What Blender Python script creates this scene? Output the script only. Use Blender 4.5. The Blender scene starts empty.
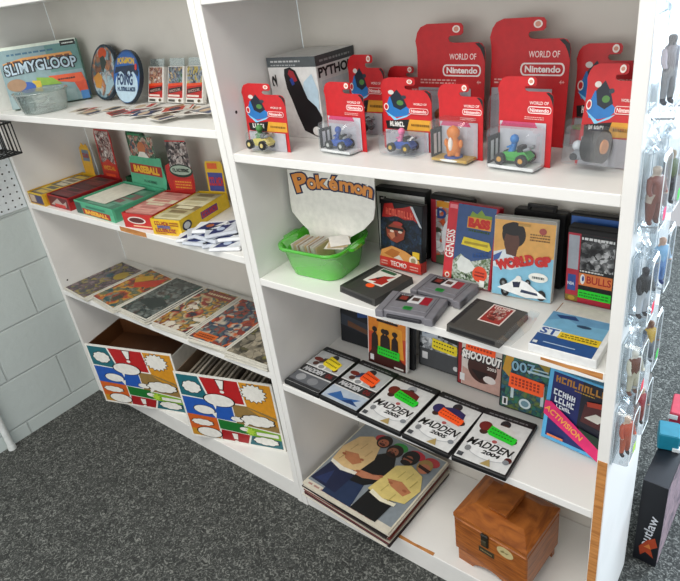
import bpy, math, random
from mathutils import Matrix, Vector, Euler
random.seed(7)
SC = bpy.context.scene
COL = SC.collection
R = math.radians

# ------------------------------------------------------------------ camera
cam_d = bpy.data.cameras.new('camera'); cam = bpy.data.objects.new('camera', cam_d); COL.objects.link(cam)
yaw, pit, rol = R(40.8543), R(-26.8201), R(-7.9423)
F = Vector((-math.sin(yaw)*math.cos(pit), math.cos(yaw)*math.cos(pit), math.sin(pit)))
Rt = Vector((math.cos(yaw), math.sin(yaw), 0)); Up = Rt.cross(F)
Rr = Rt*math.cos(rol) + Up*math.sin(rol); Ur = Up*math.cos(rol) - Rt*math.sin(rol)
cam.matrix_world = Matrix(((Rr.x, Ur.x, -F.x, 1.0918), (Rr.y, Ur.y, -F.y, -0.8981), (Rr.z, Ur.z, -F.z, 1.5194), (0, 0, 0, 1)))
cam_d.sensor_width = 36; cam_d.lens = 593.78/680*36
cam_d.shift_x = (340-344.62)/680; cam_d.shift_y = (270.99-290.5)/680
cam_d.clip_start = .02
SC.camera = cam
# ------------------------------------------------------------------ light
w = bpy.data.worlds.new('world'); SC.world = w; w.use_nodes = True
w.node_tree.nodes['Background'].inputs[0].default_value = (.93, .95, 1.0, 1)
w.node_tree.nodes['Background'].inputs[1].default_value = .62
def area(name, loc, target, sx, sy, power, col):
    d = bpy.data.lights.new(name, 'AREA'); d.shape = 'RECTANGLE'; d.size = sx; d.size_y = sy; d.energy = power; d.color = col
    o = bpy.data.objects.new(name, d); COL.objects.link(o); o.location = loc
    o.rotation_euler = (Vector(target)-Vector(loc)).to_track_quat('-Z', 'Y').to_euler(); return o
area('ceiling_light', (.1, -1.1, 2.75), (.1, -.3, .3), 1.8, .7, 34, (1, .96, .88))
area('front_fill_light', (.5, -3.0, 1.5), (.2, .2, .75), 2.6, 1.6, 36, (1, .985, .95))  # added fill lamp in front, brightens the shelf bays; no actual storefront there
area('window_light', (3.1, 1.1, 1.7), (.9, .3, .5), 1.8, 2.0, 85, (.78, .89, 1.0))
area('rear_window_light', (1.7, 2.5, 1.3), (1.0, .6, 0), 1.2, 1.4, 95, (.74, .87, 1.0))
SC.view_settings.view_transform = 'Standard'; SC.view_settings.look = 'None'
SC.view_settings.exposure = 0.0; SC.view_settings.gamma = 1.0; SC.view_settings.use_curve_mapping = False

# ------------------------------------------------------------------ materials
MATS = {}
def lin(c): return c/12.92 if c <= .04045 else ((c+.055)/1.055)**2.4
def rgb(h):
    h = h.lstrip('#'); h = ''.join(c*2 for c in h) if len(h) == 3 else h
    return tuple(lin(int(h[i:i+2], 16)/255) for i in (0, 2, 4))
def newmat(k):
    m = bpy.data.materials.new(k); m.use_nodes = True; MATS[k] = m
    return m, m.node_tree.nodes, m.node_tree.links, m.node_tree.nodes['Principled BSDF']
def mat(h, rough=.45, metal=0, var=0.0):
    if h in MATS: return MATS[h]
    k = '%s_%s_%s' % (h, rough, metal)
    if k in MATS: return MATS[k]
    m, N, L, b = newmat(k)
    c = tuple(x**1.16 for x in rgb(h))
    nz = N.new('ShaderNodeTexNoise'); nz.inputs['Scale'].default_value = 60; nz.inputs['Detail'].default_value = 3
    tc = N.new('ShaderNodeTexCoord'); L.new(tc.outputs['Object'], nz.inputs['Vector'])
    cr = N.new('ShaderNodeValToRGB'); cr.color_ramp.elements[0].color = tuple(x*.93 for x in c)+(1,); cr.color_ramp.elements[1].color = tuple(min(1, x*1.05) for x in c)+(1,)
    cr.color_ramp.elements[0].position = .35; cr.color_ramp.elements[1].position = .65
    L.new(nz.outputs['Fac'], cr.inputs['Fac']); L.new(cr.outputs['Color'], b.inputs['Base Color'])
    b.inputs['Roughness'].default_value = rough; b.inputs['Metallic'].default_value = metal
    return m
def art(key, cols, scale=30, dist=1.5, rough=.4):
    """printed picture: patches of the given inks"""
    if key in MATS: return key
    m, N, L, b = newmat(key)
    tc = N.new('ShaderNodeTexCoord'); mp = N.new('ShaderNodeMapping'); L.new(tc.outputs['Object'], mp.inputs['Vector'])
    rr = random.Random(key); mp.inputs['Location'].default_value = (rr.random()*9, rr.random()*9, rr.random()*9)
    nz = N.new('ShaderNodeTexNoise'); nz.inputs['Scale'].default_value = scale*1.3; nz.inputs['Detail'].default_value = 4
    L.new(mp.outputs['Vector'], nz.inputs['Vector'])
    vm = N.new('ShaderNodeVectorMath'); vm.operation = 'MULTIPLY_ADD'; k = .8/scale; vm.inputs[1].default_value = (k, k, k); L.new(nz.outputs['Color'], vm.inputs[0]); L.new(mp.outputs['Vector'], vm.inputs[2])
    vo = N.new('ShaderNodeTexVoronoi'); vo.inputs['Scale'].default_value = scale*2.2; L.new(vm.outputs[0], vo.inputs['Vector'])
    ve = N.new('ShaderNodeTexVoronoi'); ve.feature = 'DISTANCE_TO_EDGE'; ve.inputs['Scale'].default_value = scale*2.2; L.new(vm.outputs[0], ve.inputs['Vector'])
    sx = N.new('ShaderNodeSeparateColor'); L.new(vo.outputs['Color'], sx.inputs[0])
    n3 = N.new('ShaderNodeTexNoise'); n3.inputs['Scale'].default_value = scale*.8; L.new(mp.outputs['Vector'], n3.inputs['Vector'])
    ma = N.new('ShaderNodeMath'); ma.operation = 'MULTIPLY_ADD'; ma.inputs[1].default_value = .45; L.new(sx.outputs[0], ma.inputs[0])
    mb_ = N.new('ShaderNodeMath'); mb_.operation = 'MULTIPLY_ADD'; mb_.inputs[1].default_value = 1.3; mb_.inputs[2].default_value = -.36; L.new(n3.outputs['Fac'], mb_.inputs[0]); L.new(mb_.outputs[0], ma.inputs[2])
    cr = N.new('ShaderNodeValToRGB'); cr.color_ramp.interpolation = 'LINEAR'
    n = len(cols)
    while len(cr.color_ramp.elements) < n: cr.color_ramp.elements.new(.5)
    for i, c in enumerate(cols): cr.color_ramp.elements[i].position = .2+.6*i/max(1, n-1)
    for i, c in enumerate(cols): cr.color_ramp.elements[i].color = tuple(x**1.12 for x in rgb(c))+(1,)
    ek = N.new('ShaderNodeMath'); ek.operation = 'MULTIPLY_ADD'; ek.use_clamp = True; ek.inputs[1].default_value = 9; ek.inputs[2].default_value = .35; L.new(ve.outputs['Distance'], ek.inputs[0])
    mk = N.new('ShaderNodeMixRGB'); mk.blend_type = 'MULTIPLY'; mk.inputs[0].default_value = .75; L.new(cr.outputs['Color'], mk.inputs[1]); L.new(ek.outputs[0], mk.inputs[2])
    L.new(ma.outputs[0], cr.inputs['Fac']); L.new(mk.outputs['Color'], b.inputs['Base Color'])
    b.inputs['Roughness'].default_value = rough
    return key
def clear(key, tint, tr, gl=.12, rough=.08, fr=.5):
    m, N, L, b = newmat(key); N.remove(b); out = N['Material Output']
    t = N.new('ShaderNodeBsdfTransparent'); t.inputs['Color'].default_value = rgb(tint)+(1,)
    d = N.new('ShaderNodeBsdfDiffuse'); d.inputs['Color'].default_value = rgb(tint)+(1,)
    g = N.new('ShaderNodeBsdfGlossy'); g.inputs['Roughness'].default_value = rough
    lw = N.new('ShaderNodeLayerWeight'); lw.inputs['Blend'].default_value = .35
    mm = N.new('ShaderNodeMath'); mm.operation = 'MULTIPLY_ADD'; mm.inputs[1].default_value = fr; mm.inputs[2].default_value = gl*.4
    L.new(lw.outputs['Facing'], mm.inputs[0])
    m1 = N.new('ShaderNodeMixShader'); m1.inputs[0].default_value = tr; L.new(d.outputs[0], m1.inputs[1]); L.new(t.outputs[0], m1.inputs[2])
    m2 = N.new('ShaderNodeMixShader'); L.new(mm.outputs[0], m2.inputs[0]); L.new(m1.outputs[0], m2.inputs[1]); L.new(g.outputs[0], m2.inputs[2])
    L.new(m2.outputs[0], out.inputs['Surface'])
    return m
clear('clear_plastic', '#f6f9fb', .96, .08, .06, .32)
clear('case_plastic', '#f0f4f6', .955, .14)
clear('cloudy_plastic', '#e6eeec', .86, .25)
clear('green_plastic', '#5fe02c', .50, .15)
def laminate(key, c1, bump=.02, rough=.35):
    m, N, L, b = newmat(key)
    tc = N.new('ShaderNodeTexCoord'); nz = N.new('ShaderNodeTexNoise'); nz.inputs['Scale'].default_value = 5; nz.inputs['Detail'].default_value = 5
    L.new(tc.outputs['Object'], nz.inputs['Vector'])
    cr = N.new('ShaderNodeValToRGB'); c = rgb(c1); cr.color_ramp.elements[0].color = tuple(x*.92 for x in c)+(1,); cr.color_ramp.elements[1].color = c+(1,)
    cr.color_ramp.elements[0].position = .3; cr.color_ramp.elements[1].position = .5
    L.new(nz.outputs['Fac'], cr.inputs['Fac']); L.new(cr.outputs['Color'], b.inputs['Base Color'])
    n2 = N.new('ShaderNodeTexNoise'); n2.inputs['Scale'].default_value = 140; L.new(tc.outputs['Object'], n2.inputs['Vector'])
    bp = N.new('ShaderNodeBump'); bp.inputs['Strength'].default_value = bump; bp.inputs['Distance'].default_value = .002
    L.new(n2.outputs['Fac'], bp.inputs['Height']); L.new(bp.outputs['Normal'], b.inputs['Normal'])
    b.inputs['Roughness'].default_value = rough
    return m
laminate('laminate', '#e9e8e4', .05, .38)
laminate('back_board', '#d3cfc6', .03, .6)
def wood(key, c1, c2, sc=1.0, rough=.35, axis=(1, 1, 8)):
    m, N, L, b = newmat(key)
    tc = N.new('ShaderNodeTexCoord'); mp = N.new('ShaderNodeMapping'); mp.inputs['Scale'].default_value = axis
    L.new(tc.outputs['Object'], mp.inputs['Vector'])
    nz = N.new('ShaderNodeTexNoise'); nz.inputs['Scale'].default_value = 14*sc; nz.inputs['Detail'].default_value = 6; nz.inputs['Distortion'].default_value = 1.2
    L.new(mp.outputs['Vector'], nz.inputs['Vector'])
    cr = N.new('ShaderNodeValToRGB'); cr.color_ramp.elements[0].color = rgb(c1)+(1,); cr.color_ramp.elements[1].color = rgb(c2)+(1,)
    cr.color_ramp.elements[0].position = .35; cr.color_ramp.elements[1].position = .62
    L.new(nz.outputs['Fac'], cr.inputs['Fac']); L.new(cr.outputs['Color'], b.inputs['Base Color'])
    b.inputs['Roughness'].default_value = rough
wood('shoe_wood', '#7f4318', '#ac6428')
wood('raw_wood', '#a86c34', '#c98b4c', 1, .7)

# ------------------------------------------------------------------ mesh builder
class MB:
    def __init__(s): s.v = []; s.f = []; s.mi = []; s.mats = []; s.sm = []; s.M = Matrix.Identity(4); s.lay = 0
    def m(s, name):
        if name not in s.mats: s.mats.append(name)
        return s.mats.index(name)
    def add(s, vs, fs, mt, smooth=False):
        b = len(s.v); s.v += [tuple(s.M @ Vector(v)) for v in vs]
        i = s.m(mt)
        for f in fs: s.f.append(tuple(b+k for k in f)); s.mi.append(i); s.sm.append(smooth)
        return s
    def box(s, x0, y0, z0, x1, y1, z1, mt, bev=0):
        if bev > 0:
            e = bev; vs = []; 
            def ring(z, d): return [(x0+d+c, y0+d, z) if False else p for p in ()]
            # chamfered box: prism of an octagon with inset caps
            def oct_(i): return [(x0+e+i, y0+i, 0), (x1-e-i, y0+i, 0), (x1-i, y0+e+i, 0), (x1-i, y1-e-i, 0), (x1-e-i, y1-i, 0), (x0+e+i, y1-i, 0), (x0+i, y1-e-i, 0), (x0+i, y0+e+i, 0)]
            for z, i in ((z0, e*.8), (z0+e, 0), (z1-e, 0), (z1, e*.8)):
                vs += [(a, b, z) for a, b, _ in oct_(i)]
            fs = [tuple(range(7, -1, -1)), tuple(range(24, 32))]
            for k in range(3):
                for j in range(8): fs.append((k*8+j, k*8+(j+1) % 8, (k+1)*8+(j+1) % 8, (k+1)*8+j))
            return s.add(vs, fs, mt)
        vs = [(x0,y0,z0),(x1,y0,z0),(x1,y1,z0),(x0,y1,z0),(x0,y0,z1),(x1,y0,z1),(x1,y1,z1),(x0,y1,z1)]
        return s.add(vs, [(3,2,1,0),(4,5,6,7),(0,1,5,4),(1,2,6,5),(2,3,7,6),(3,0,4,7)], mt)
    def hexa(s, bot, top, mt):   # two quads
        return s.add(list(bot)+list(top), [(3,2,1,0),(4,5,6,7),(0,1,5,4),(1,2,6,5),(2,3,7,6),(3,0,4,7)], mt)
    def prism(s, pts, O, U, V, N, t, mt, side=None):
        """outline pts (u,v) extruded by -N*t from the plane O,U,V"""
        O, U, V, N = map(Vector, (O, U, V, N)); n = len(pts)
        a = [O+U*p[0]+V*p[1] for p in pts]; b = [p-N*t for p in a]
        s.add(a, [tuple(range(n))], mt); s.add(b, [tuple(range(n-1, -1, -1))], side or mt)
        s.add(a+b, [(i, i+n, (i+1) % n+n, (i+1) % n) for i in range(n)], side or mt)
        return s
    def cyl(s, p0, p1, r0, r1, mt, n=16, caps=True, smooth=True):
        p0, p1 = Vector(p0), Vector(p1); d = (p1-p0).normalized(); a = d.orthogonal().normalized(); b = d.cross(a)
        vs = [p0+(a*math.cos(2*math.pi*k/n)+b*math.sin(2*math.pi*k/n))*r0 for k in range(n)] + [p1+(a*math.cos(2*math.pi*k/n)+b*math.sin(2*math.pi*k/n))*r1 for k in range(n)]
        s.add(vs, [(k, (k+1) % n, n+(k+1) % n, n+k) for k in range(n)], mt, smooth)
        if caps: s.add(vs, [tuple(range(n-1, -1, -1)), tuple(range(n, 2*n))], mt)
        return s
    def tube(s, pts, r, mt, n=8):
        for a, b in zip(pts, pts[1:]): s.cyl(a, b, r, r, mt, n)
        return s
    def ball(s, c, rx, ry, rz, mt, n=14, m=9):
        vs = []; 
        for i in range(m+1):
            t = math.pi*i/m
            for k in range(n):
                a = 2*math.pi*k/n; vs.append((c[0]+rx*math.sin(t)*math.cos(a), c[1]+ry*math.sin(t)*math.sin(a), c[2]+rz*math.cos(t)))
        fs = [(i*n+k, (i+1)*n+k, (i+1)*n+(k+1) % n, i*n+(k+1) % n) for i in range(m) for k in range(n)]
        return s.add(vs, fs, mt, True)
    def loft(s, rings, mt, caps=(True, True), smooth=False):
        n = len(rings[0]); vs = [p for r in rings for p in r]
        fs = [(i*n+k, i*n+(k+1) % n, (i+1)*n+(k+1) % n, (i+1)*n+k) for i in range(len(rings)-1) for k in range(n)]
        s.add(vs, fs, mt, smooth)
        if caps[0]: s.add(rings[0], [tuple(range(n-1, -1, -1))], mt)
        if caps[1]: s.add(rings[-1], [tuple(range(n))], mt)
        return s
    # --- printing on a face
    def face(s, O, U, V):
        """following print calls use normalised (u,v) on this rectangle"""
        s.O, s.U, s.V = Vector(O), Vector(U), Vector(V); s.N = s.U.cross(s.V).normalized(); s.lay = 1; return s
    def P(s, u, v): return s.O+s.U*u+s.V*v+s.N*(s.lay*6e-5+1e-4)
    def poly(s, pts, mt):
        vs = [s.P(*p) for p in pts]
        ar = sum(pts[i][0]*pts[(i+1) % len(pts)][1]-pts[(i+1) % len(pts)][0]*pts[i][1] for i in range(len(pts)))
        if ar < 0: vs = vs[::-1]
        s.add(vs, [tuple(range(len(vs)))], mt); s.lay += 1; return s
    def rect(s, u0, v0, u1, v1, mt, k=0): return s.poly([(u0, v0), (u1, v0+k), (u1, v1+k), (u0, v1)], mt)
    def ell(s, cu, cv, ru, rv, mt, n=22, rot=0, a0=0, a1=360):
        pts = []
        for i in range(n):
            a = R(a0)+(R(a1)-R(a0))*i/(n if a1-a0 == 360 else n-1); x, y = ru*math.cos(a), rv*math.sin(a)
            pts.append((cu+x*math.cos(rot)-y*math.sin(rot), cv+x*math.sin(rot)+y*math.cos(rot)))
        return s.poly(pts, mt)
    def star(s, cu, cv, ru, rv, mt, n=16, k=.75):
        return s.poly([(cu+ru*(1 if i % 2 else k)*math.cos(math.pi*i/n), cv+rv*(1 if i % 2 else k)*math.sin(math.pi*i/n)) for i in range(2*n)], mt)
    def cloud(s, cu, cv, ru, rv, mt, lobes=9, amp=.12):
        n = lobes*6
        return s.poly([(cu+ru*(1-amp+amp*abs(math.sin(lobes*math.pi*i/n)))*math.cos(2*math.pi*i/n), cv+rv*(1-amp+amp*abs(math.sin(lobes*math.pi*i/n)))*math.sin(2*math.pi*i/n)) for i in range(n)], mt)
    def rrect(s, u0, v0, u1, v1, ru, rv, mt):
        pts = []
        for cu, cv, a in ((u1-ru, v1-rv, 0), (u0+ru, v1-rv, 90), (u0+ru, v0+rv, 180), (u1-ru, v0+rv, 270)):
            for k in range(5): pts.append((cu+ru*math.cos(R(a+22.5*k)), cv+rv*math.sin(R(a+22.5*k))))
        return s.poly(pts, mt)
    def text(s, st, u0, v0, u1, v1, mt, rot=0, bold=.02, arc=0, sh=0, it=0):
        """fit the string in the box; rot in quarter turns or degrees about the box centre"""
        vs, fs, (bx0, by0, bx1, by1) = glyphs(st, bold)
        cu, cv = (u0+u1)/2, (v0+v1)/2; asp = s.V.length/s.U.length
        wU, hV = (u1-u0), (v1-v0)
        out = []
        for x, y in vs:
            a = ((x-bx0)/(bx1-bx0)-.5)*wU; b = ((y-by0)/(by1-by0)-.5)*hV
            a += it*b
            b += arc*hV*(1-(2*a/wU)**2) + sh*a/wU*hV
            X, Y = a*s.U.length, b*s.V.length
            c, d = math.cos(R(rot)), math.sin(R(rot)); X, Y = X*c-Y*d, X*d+Y*c
            out.append(s.P(cu+X/s.U.length, cv+Y/s.V.length))
        s.add(out, fs, mt); s.lay += 1; return s
    def build(s, name, parent=None):
        me = bpy.data.meshes.new(name); me.from_pydata(s.v, [], s.f)
        for k in s.mats: me.materials.append(MATS[k] if k in MATS else mat(k))
        me.polygons.foreach_set('material_index', s.mi); me.polygons.foreach_set('use_smooth', s.sm); me.update()
        o = bpy.data.objects.new(name, me); COL.objects.link(o)
        if parent: o.parent = parent
        return o
GL = {}
def glyphs(st, bold):
    k = (st, bold)
    if k in GL: return GL[k]
    c = bpy.data.curves.new('t', 'FONT'); c.body = st; c.offset = bold; c.resolution_u = 3; c.size = 1
    o = bpy.data.objects.new('t', c); COL.objects.link(o); bpy.context.view_layer.update()
    me = bpy.data.meshes.new_from_object(o.evaluated_get(bpy.context.evaluated_depsgraph_get()))
    vs = [(v.co.x, v.co.y) for v in me.vertices]; fs = []
    for p in me.polygons:
        f = list(p.vertices)
        if p.normal.z < 0: f = f[::-1]
        fs.append(tuple(f))
    bpy.data.objects.remove(o); bpy.data.curves.remove(c); bpy.data.meshes.remove(me)
    xs = [v[0] for v in vs]; ys = [v[1] for v in vs]
    GL[k] = (vs, fs, (min(xs), min(ys), max(xs), max(ys))); return GL[k]

def tag(o, label, cat, group=None, kind=None):
    o['label'] = label; o['category'] = cat
    if group: o['group'] = group
    if kind: o['kind'] = kind
    return o
def thing(name, label, cat, loc=(0, 0, 0), rz=0, lean=0, group=None, ry=0):
    o = bpy.data.objects.new(name, None); COL.objects.link(o); o.empty_display_size = .02
    o.location = loc; o.rotation_euler = (-R(lean), R(ry), R(rz))
    return tag(o, label, cat, group)
def struct(mb, name):
    o = mb.build(name); o['kind'] = 'structure'; return o

L1, L2, L3, LB = 1.2201, .8875, .5133, .082
R1, R2, R3, RB = 1.1675, .8347, .4900, .082
XL, XR, D, PT, ST = -1.2027, .9, .3072, .0212, .0209

# ================================================================== ROOM
m, N, L, b = newmat('carpet')
tc = N.new('ShaderNodeTexCoord')
n1 = N.new('ShaderNodeTexNoise'); n1.inputs['Scale'].default_value = 75; n1.inputs['Detail'].default_value = 3; n1.inputs['Distortion'].default_value = 2.2
n2 = N.new('ShaderNodeTexNoise'); n2.inputs['Scale'].default_value = 7; n2.inputs['Detail'].default_value = 3
L.new(tc.outputs['Object'], n1.inputs['Vector']); L.new(tc.outputs['Object'], n2.inputs['Vector'])
cr = N.new('ShaderNodeValToRGB'); E_ = cr.color_ramp.elements
E_[0].position = .36; E_[0].color = rgb('#2c2e2c')+(1,); E_[1].position = .68; E_[1].color = rgb('#8d8f89')+(1,)
e = E_.new(.53); e.color = rgb('#4b4d4a')+(1,)
L.new(n1.outputs['Fac'], cr.inputs['Fac'])
mx = N.new('ShaderNodeMixRGB'); mx.blend_type = 'MULTIPLY'; mx.inputs[0].default_value = .3; L.new(cr.outputs['Color'], mx.inputs[1]); L.new(n2.outputs['Fac'], mx.inputs[2])
L.new(mx.outputs['Color'], b.inputs['Base Color']); b.inputs['Roughness'].default_value = .95
bp = N.new('ShaderNodeBump'); bp.inputs['Strength'].default_value = .9; bp.inputs['Distance'].default_value = .004
L.new(n1.outputs['Fac'], bp.inputs['Height']); L.new(bp.outputs['Normal'], b.inputs['Normal'])
struct(MB().box(-1.35, -2.2, -.05, 3.2, 2.6, 0, 'carpet'), 'floor')

m, N, L, b = newmat('block_wall')
tc = N.new('ShaderNodeTexCoord'); sp = N.new('ShaderNodeSeparateXYZ'); cb = N.new('ShaderNodeCombineXYZ')
L.new(tc.outputs['Object'], sp.inputs[0])
ad = N.new('ShaderNodeMath'); ad.inputs[1].default_value = 4.11; L.new(sp.outputs['Y'], ad.inputs[0]); L.new(ad.outputs[0], cb.inputs['X'])
az = N.new('ShaderNodeMath'); az.inputs[1].default_value = 4.14; L.new(sp.outputs['Z'], az.inputs[0]); L.new(az.outputs[0], cb.inputs['Y'])
bk = N.new('ShaderNodeTexBrick'); bk.inputs['Scale'].default_value = 1; bk.inputs['Brick Width'].default_value = .4; bk.inputs['Row Height'].default_value = .2
bk.inputs['Mortar Size'].default_value = .005; bk.inputs['Mortar Smooth'].default_value = .6
c = rgb('#c3cdca'); bk.inputs['Color1'].default_value = c+(1,); bk.inputs['Color2'].default_value = tuple(x*1.04 for x in c)+(1,); bk.inputs['Mortar'].default_value = tuple(x*.86 for x in c)+(1,)
L.new(cb.outputs[0], bk.inputs['Vector']); L.new(bk.outputs['Color'], b.inputs['Base Color'])
nz = N.new('ShaderNodeTexNoise'); nz.inputs['Scale'].default_value = 45; nz.inputs['Detail'].default_value = 6; L.new(tc.outputs['Object'], nz.inputs['Vector'])
sb = N.new('ShaderNodeMath'); sb.operation = 'MULTIPLY_ADD'; sb.inputs[1].default_value = -2.5; L.new(bk.outputs['Fac'], sb.inputs[0]); L.new(nz.outputs['Fac'], sb.inputs[2])
bp = N.new('ShaderNodeBump'); bp.inputs['Strength'].default_value = .5; bp.inputs['Distance'].default_value = .003
L.new(sb.outputs[0], bp.inputs['Height']); L.new(bp.outputs['Normal'], b.inputs['Normal']); b.inputs['Roughness'].default_value = .5
struct(MB().box(-1.35, -2.2, 0, -1.2055, 2.6, 2.6, 'block_wall'), 'wall_left')

# pegboard on the block wall
pb = MB(); pb.box(-1.2053, -1.2, .875, -1.1995, -.004, 2.1, '#dfe6e8')
pb.face((-1.1995, -1.2, .875), (0, 1.196, 0), (0, 0, 1.225))
for i in range(47):
    for j in range(48):
        y = .012+i*.0254; z = .012+j*.0254
        if z < .62: pb.ell(y/1.196, z/1.225, .0034/1.196, .0034/1.225, '#15181a', 8); pb.lay = 1
tag(pb.build('pegboard'), 'white pegboard with rows of round holes on the block wall', 'pegboard')
# wire basket
t = thing('wire_basket', 'black wire basket hanging on the pegboard', 'basket', (-1.199, -.012, 1.095))
f = MB()
BX, BY, BZ = .145, -.32, .105
for z in (0, BZ): f.tube([(.003, 0, z), (BX, 0, z), (BX, BY, z), (.003, BY, z), (.003, 0, z)], .0032, '#141517')
f.build('rim', t)
f = MB()
for i in range(6):
    x = .004+(BX-.004)*i/5; f.tube([(x, 0, BZ), (x, 0, 0), (x, BY, 0), (x, BY, BZ)], .0022, '#141517')
for i in range(1, 13):
    y = BY*i/13; f.tube([(BX, y, BZ), (BX, y, 0), (.004, y, 0), (.004, y, BZ)], .0022, '#141517')
f.build('wire_mesh', t)
# white tube foot near the wall
t = thing('display_rack', 'white metal post with a rounded foot on the carpet against the block wall', 'post', (-1.186, -.402, 0))
f = MB(); f.cyl((0, 0, .004), (0, 0, 1.0), .0125, .0125, '#e4e8e6', 16); f.build('post', t)
f = MB(); f.cyl((0, 0, 0), (0, 0, .02), .0155, .0145, '#dfe3e1', 16); f.build('foot_cap', t)

# ================================================================== BOOKCASES
def bookcase(label, x0, x1, tops, kick, topb):
    t = thing('bookcase', label, 'bookcase', (0, 0, 0), group='white bookcases side by side')
    t.location = ((x0+x1)/2, 0, 0); cx = (x0+x1)/2; a, c = x0-cx, x1-cx
    H = 1.84
    for k, x in enumerate((a, c-PT)):
        s = MB(); s.box(x, 0, 0, x+PT, D-.006, H, 'laminate', .0012)
        if k == 1 and x1 > .5:     # laminate gone from the lower front edge
            s.box(x+.002, -.0016, .003, x+PT-.002, .0005, .632, 'raw_wood')
        if k == 0:
            s.face((x+PT, 0, 0), (0, D, 0), (0, 0, H))
            for zz in (.56, .92, 1.255):
                if x0 > -.5 and zz > 1.2: s.ell(.12, zz/H, .012, .0022, '#26241f', 8); s.ell(.3, (zz+.003)/H, .012, .0022, '#26241f', 8)
                elif x0 < -.5 and zz < 1: s.ell(.1, (zz-.015)/H, .012, .0022, '#26241f', 8)
        s.build('side_panel', t)
    MB().box(a+PT, D-.006, 0, c-PT, D, H, 'back_board').build('back_panel', t)
    for z in tops:
        s = MB(); s.box(a+PT, .0008, z-ST, c-PT, D-.0065, z, 'laminate', .0015)
        if abs(z-R2) < .001 and x1 > .5:
            s.face((c-PT-.115, .0008, z-ST), (.112, 0, 0), (0, 0, ST)); s.poly([(0, .62), (.5, .45), (.52, .5), (1, .3), (1, .95), (.6, .9), (.45, .86), (0, .93)], 'raw_wood')
        if abs(z-L2) < .001 and x0 < -.5:
            s.face((a+PT+.59, .0008, z-ST), (.14, 0, 0), (0, 0, ST)); s.poly([(0, .2), (.5, .1), (1, .15), (1, .95), (.3, .98), (0, .95)], 'raw_wood')
        if abs(z-RB) < .001 and x1 > .5:
            s.face((a+PT+.335, .0008, z), (.13, 0, 0), (0, .012, 0)); s.poly([(0, 0), (1, 0), (1, .9), (.5, .7), (0, 1)], 'raw_wood')
        s.build('shelf', t)
    MB().box(a+PT, .004, .001, c-PT, .02, kick-ST, 'laminate').build('kick_board', t)
    return t
bookcase('wide white bookcase against the block wall, holding card boxes and comics', XL, -.0006, [LB, L3, L2, L1, 1.5418+ST, 1.84], .082, 0)
bookcase('narrower white bookcase on the right, holding video games and toys', .0006, XR, [RB, R3, R2, R1, 1.4874+ST, 1.84], .082, 0)

ORD = ['first', 'second', 'third', 'fourth', 'fifth', 'sixth', 'seventh', 'eighth', 'ninth', 'tenth', 'eleventh', 'twelfth', 'thirteenth', 'fourteenth', 'fifteenth', 'sixteenth', 'seventeenth']
GREEN, ORANGE, YELLOW = '#2ed23a', '#ff6a2c', '#f0dc34'
def sticker(f, cu, cv, wu, hv, col, lines=3, rot=0, ink=None):
    """a price sticker with rows of small print"""
    ink = ink or {'#2ed23a': '#157a1d', '#ff6a2c': '#a8330c', '#f0dc34': '#6b6110'}[col]
    f.rrect(cu-wu/2, cv-hv/2, cu+wu/2, cv+hv/2, wu*.1, hv*.15, col)
    for k in range(lines):
        v = cv-hv/2+hv*(k+.7)/(lines+.4)
        n = 7
        for j in range(n):
            u = cu-wu*.42+wu*.84*j/n
            f.rect(u, v-hv*.07, u+wu*.84/n*.62, v+hv*.07, ink)
def blocky(f, u0, v0, u1, v1, col, n=8, sl=0.0, seed=1):
    """a row of heavy letter-like strokes, too blurred to read"""
    rr = random.Random(seed*31+n); w = (u1-u0)/n; h = v1-v0
    for k in range(n):
        u = u0+k*w; kd = rr.randrange(4); d = sl*(u-u0)
        f.poly([(u+w*.06, v0+d), (u+w*.34, v0+d), (u+w*.34, v1+d), (u+w*.06, v1+d)], col)
        if kd in (0, 1): f.poly([(u+w*.3, v1-h*.26+d), (u+w*.86, v1-h*.26+d), (u+w*.86, v1+d), (u+w*.3, v1+d)], col)
        if kd in (0, 2): f.poly([(u+w*.3, v0+d), (u+w*.86, v0+d), (u+w*.86, v0+h*.26+d), (u+w*.3, v0+h*.26+d)], col)
        if kd in (1, 3): f.poly([(u+w*.6, v0+d), (u+w*.88, v0+d), (u+w*.88, v1-h*.1+d), (u+w*.6, v1-h*.1+d)], col)
        if kd == 3: f.poly([(u+w*.3, v0+h*.4+d), (u+w*.7, v0+h*.4+d), (u+w*.7, v0+h*.62+d), (u+w*.3, v0+h*.62+d)], col)
def scratch(f, u0, v0, u1, v1, ink, rows=2, n=9):
    """lines of print too small to read"""
    rr = random.Random(int(u0*1000+v0*77))
    for k in range(rows):
        u = u0; v = v1-(v1-v0)*(k+.8)/rows
        while u < u1:
            d = (u1-u0)*rr.uniform(.04, .13); f.rect(u, v, min(u1, u+d), v+(v1-v0)/rows*.5, ink); u += d+(u1-u0)*.03

# ================================================================== GAME BOXES
def upright(name, label, cat, x, y, z, yaw, lean, t, group=None):
    return thing(name, label, cat, (x, y, z+t*math.sin(R(lean))+.0003), yaw, lean, group)
def panel(w, h, t, edge, bev=.0015):
    f = MB(); f.box(0, 0, 0, w, t, h, edge, bev); return f
def dvd_cover(w, h): pass

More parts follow.
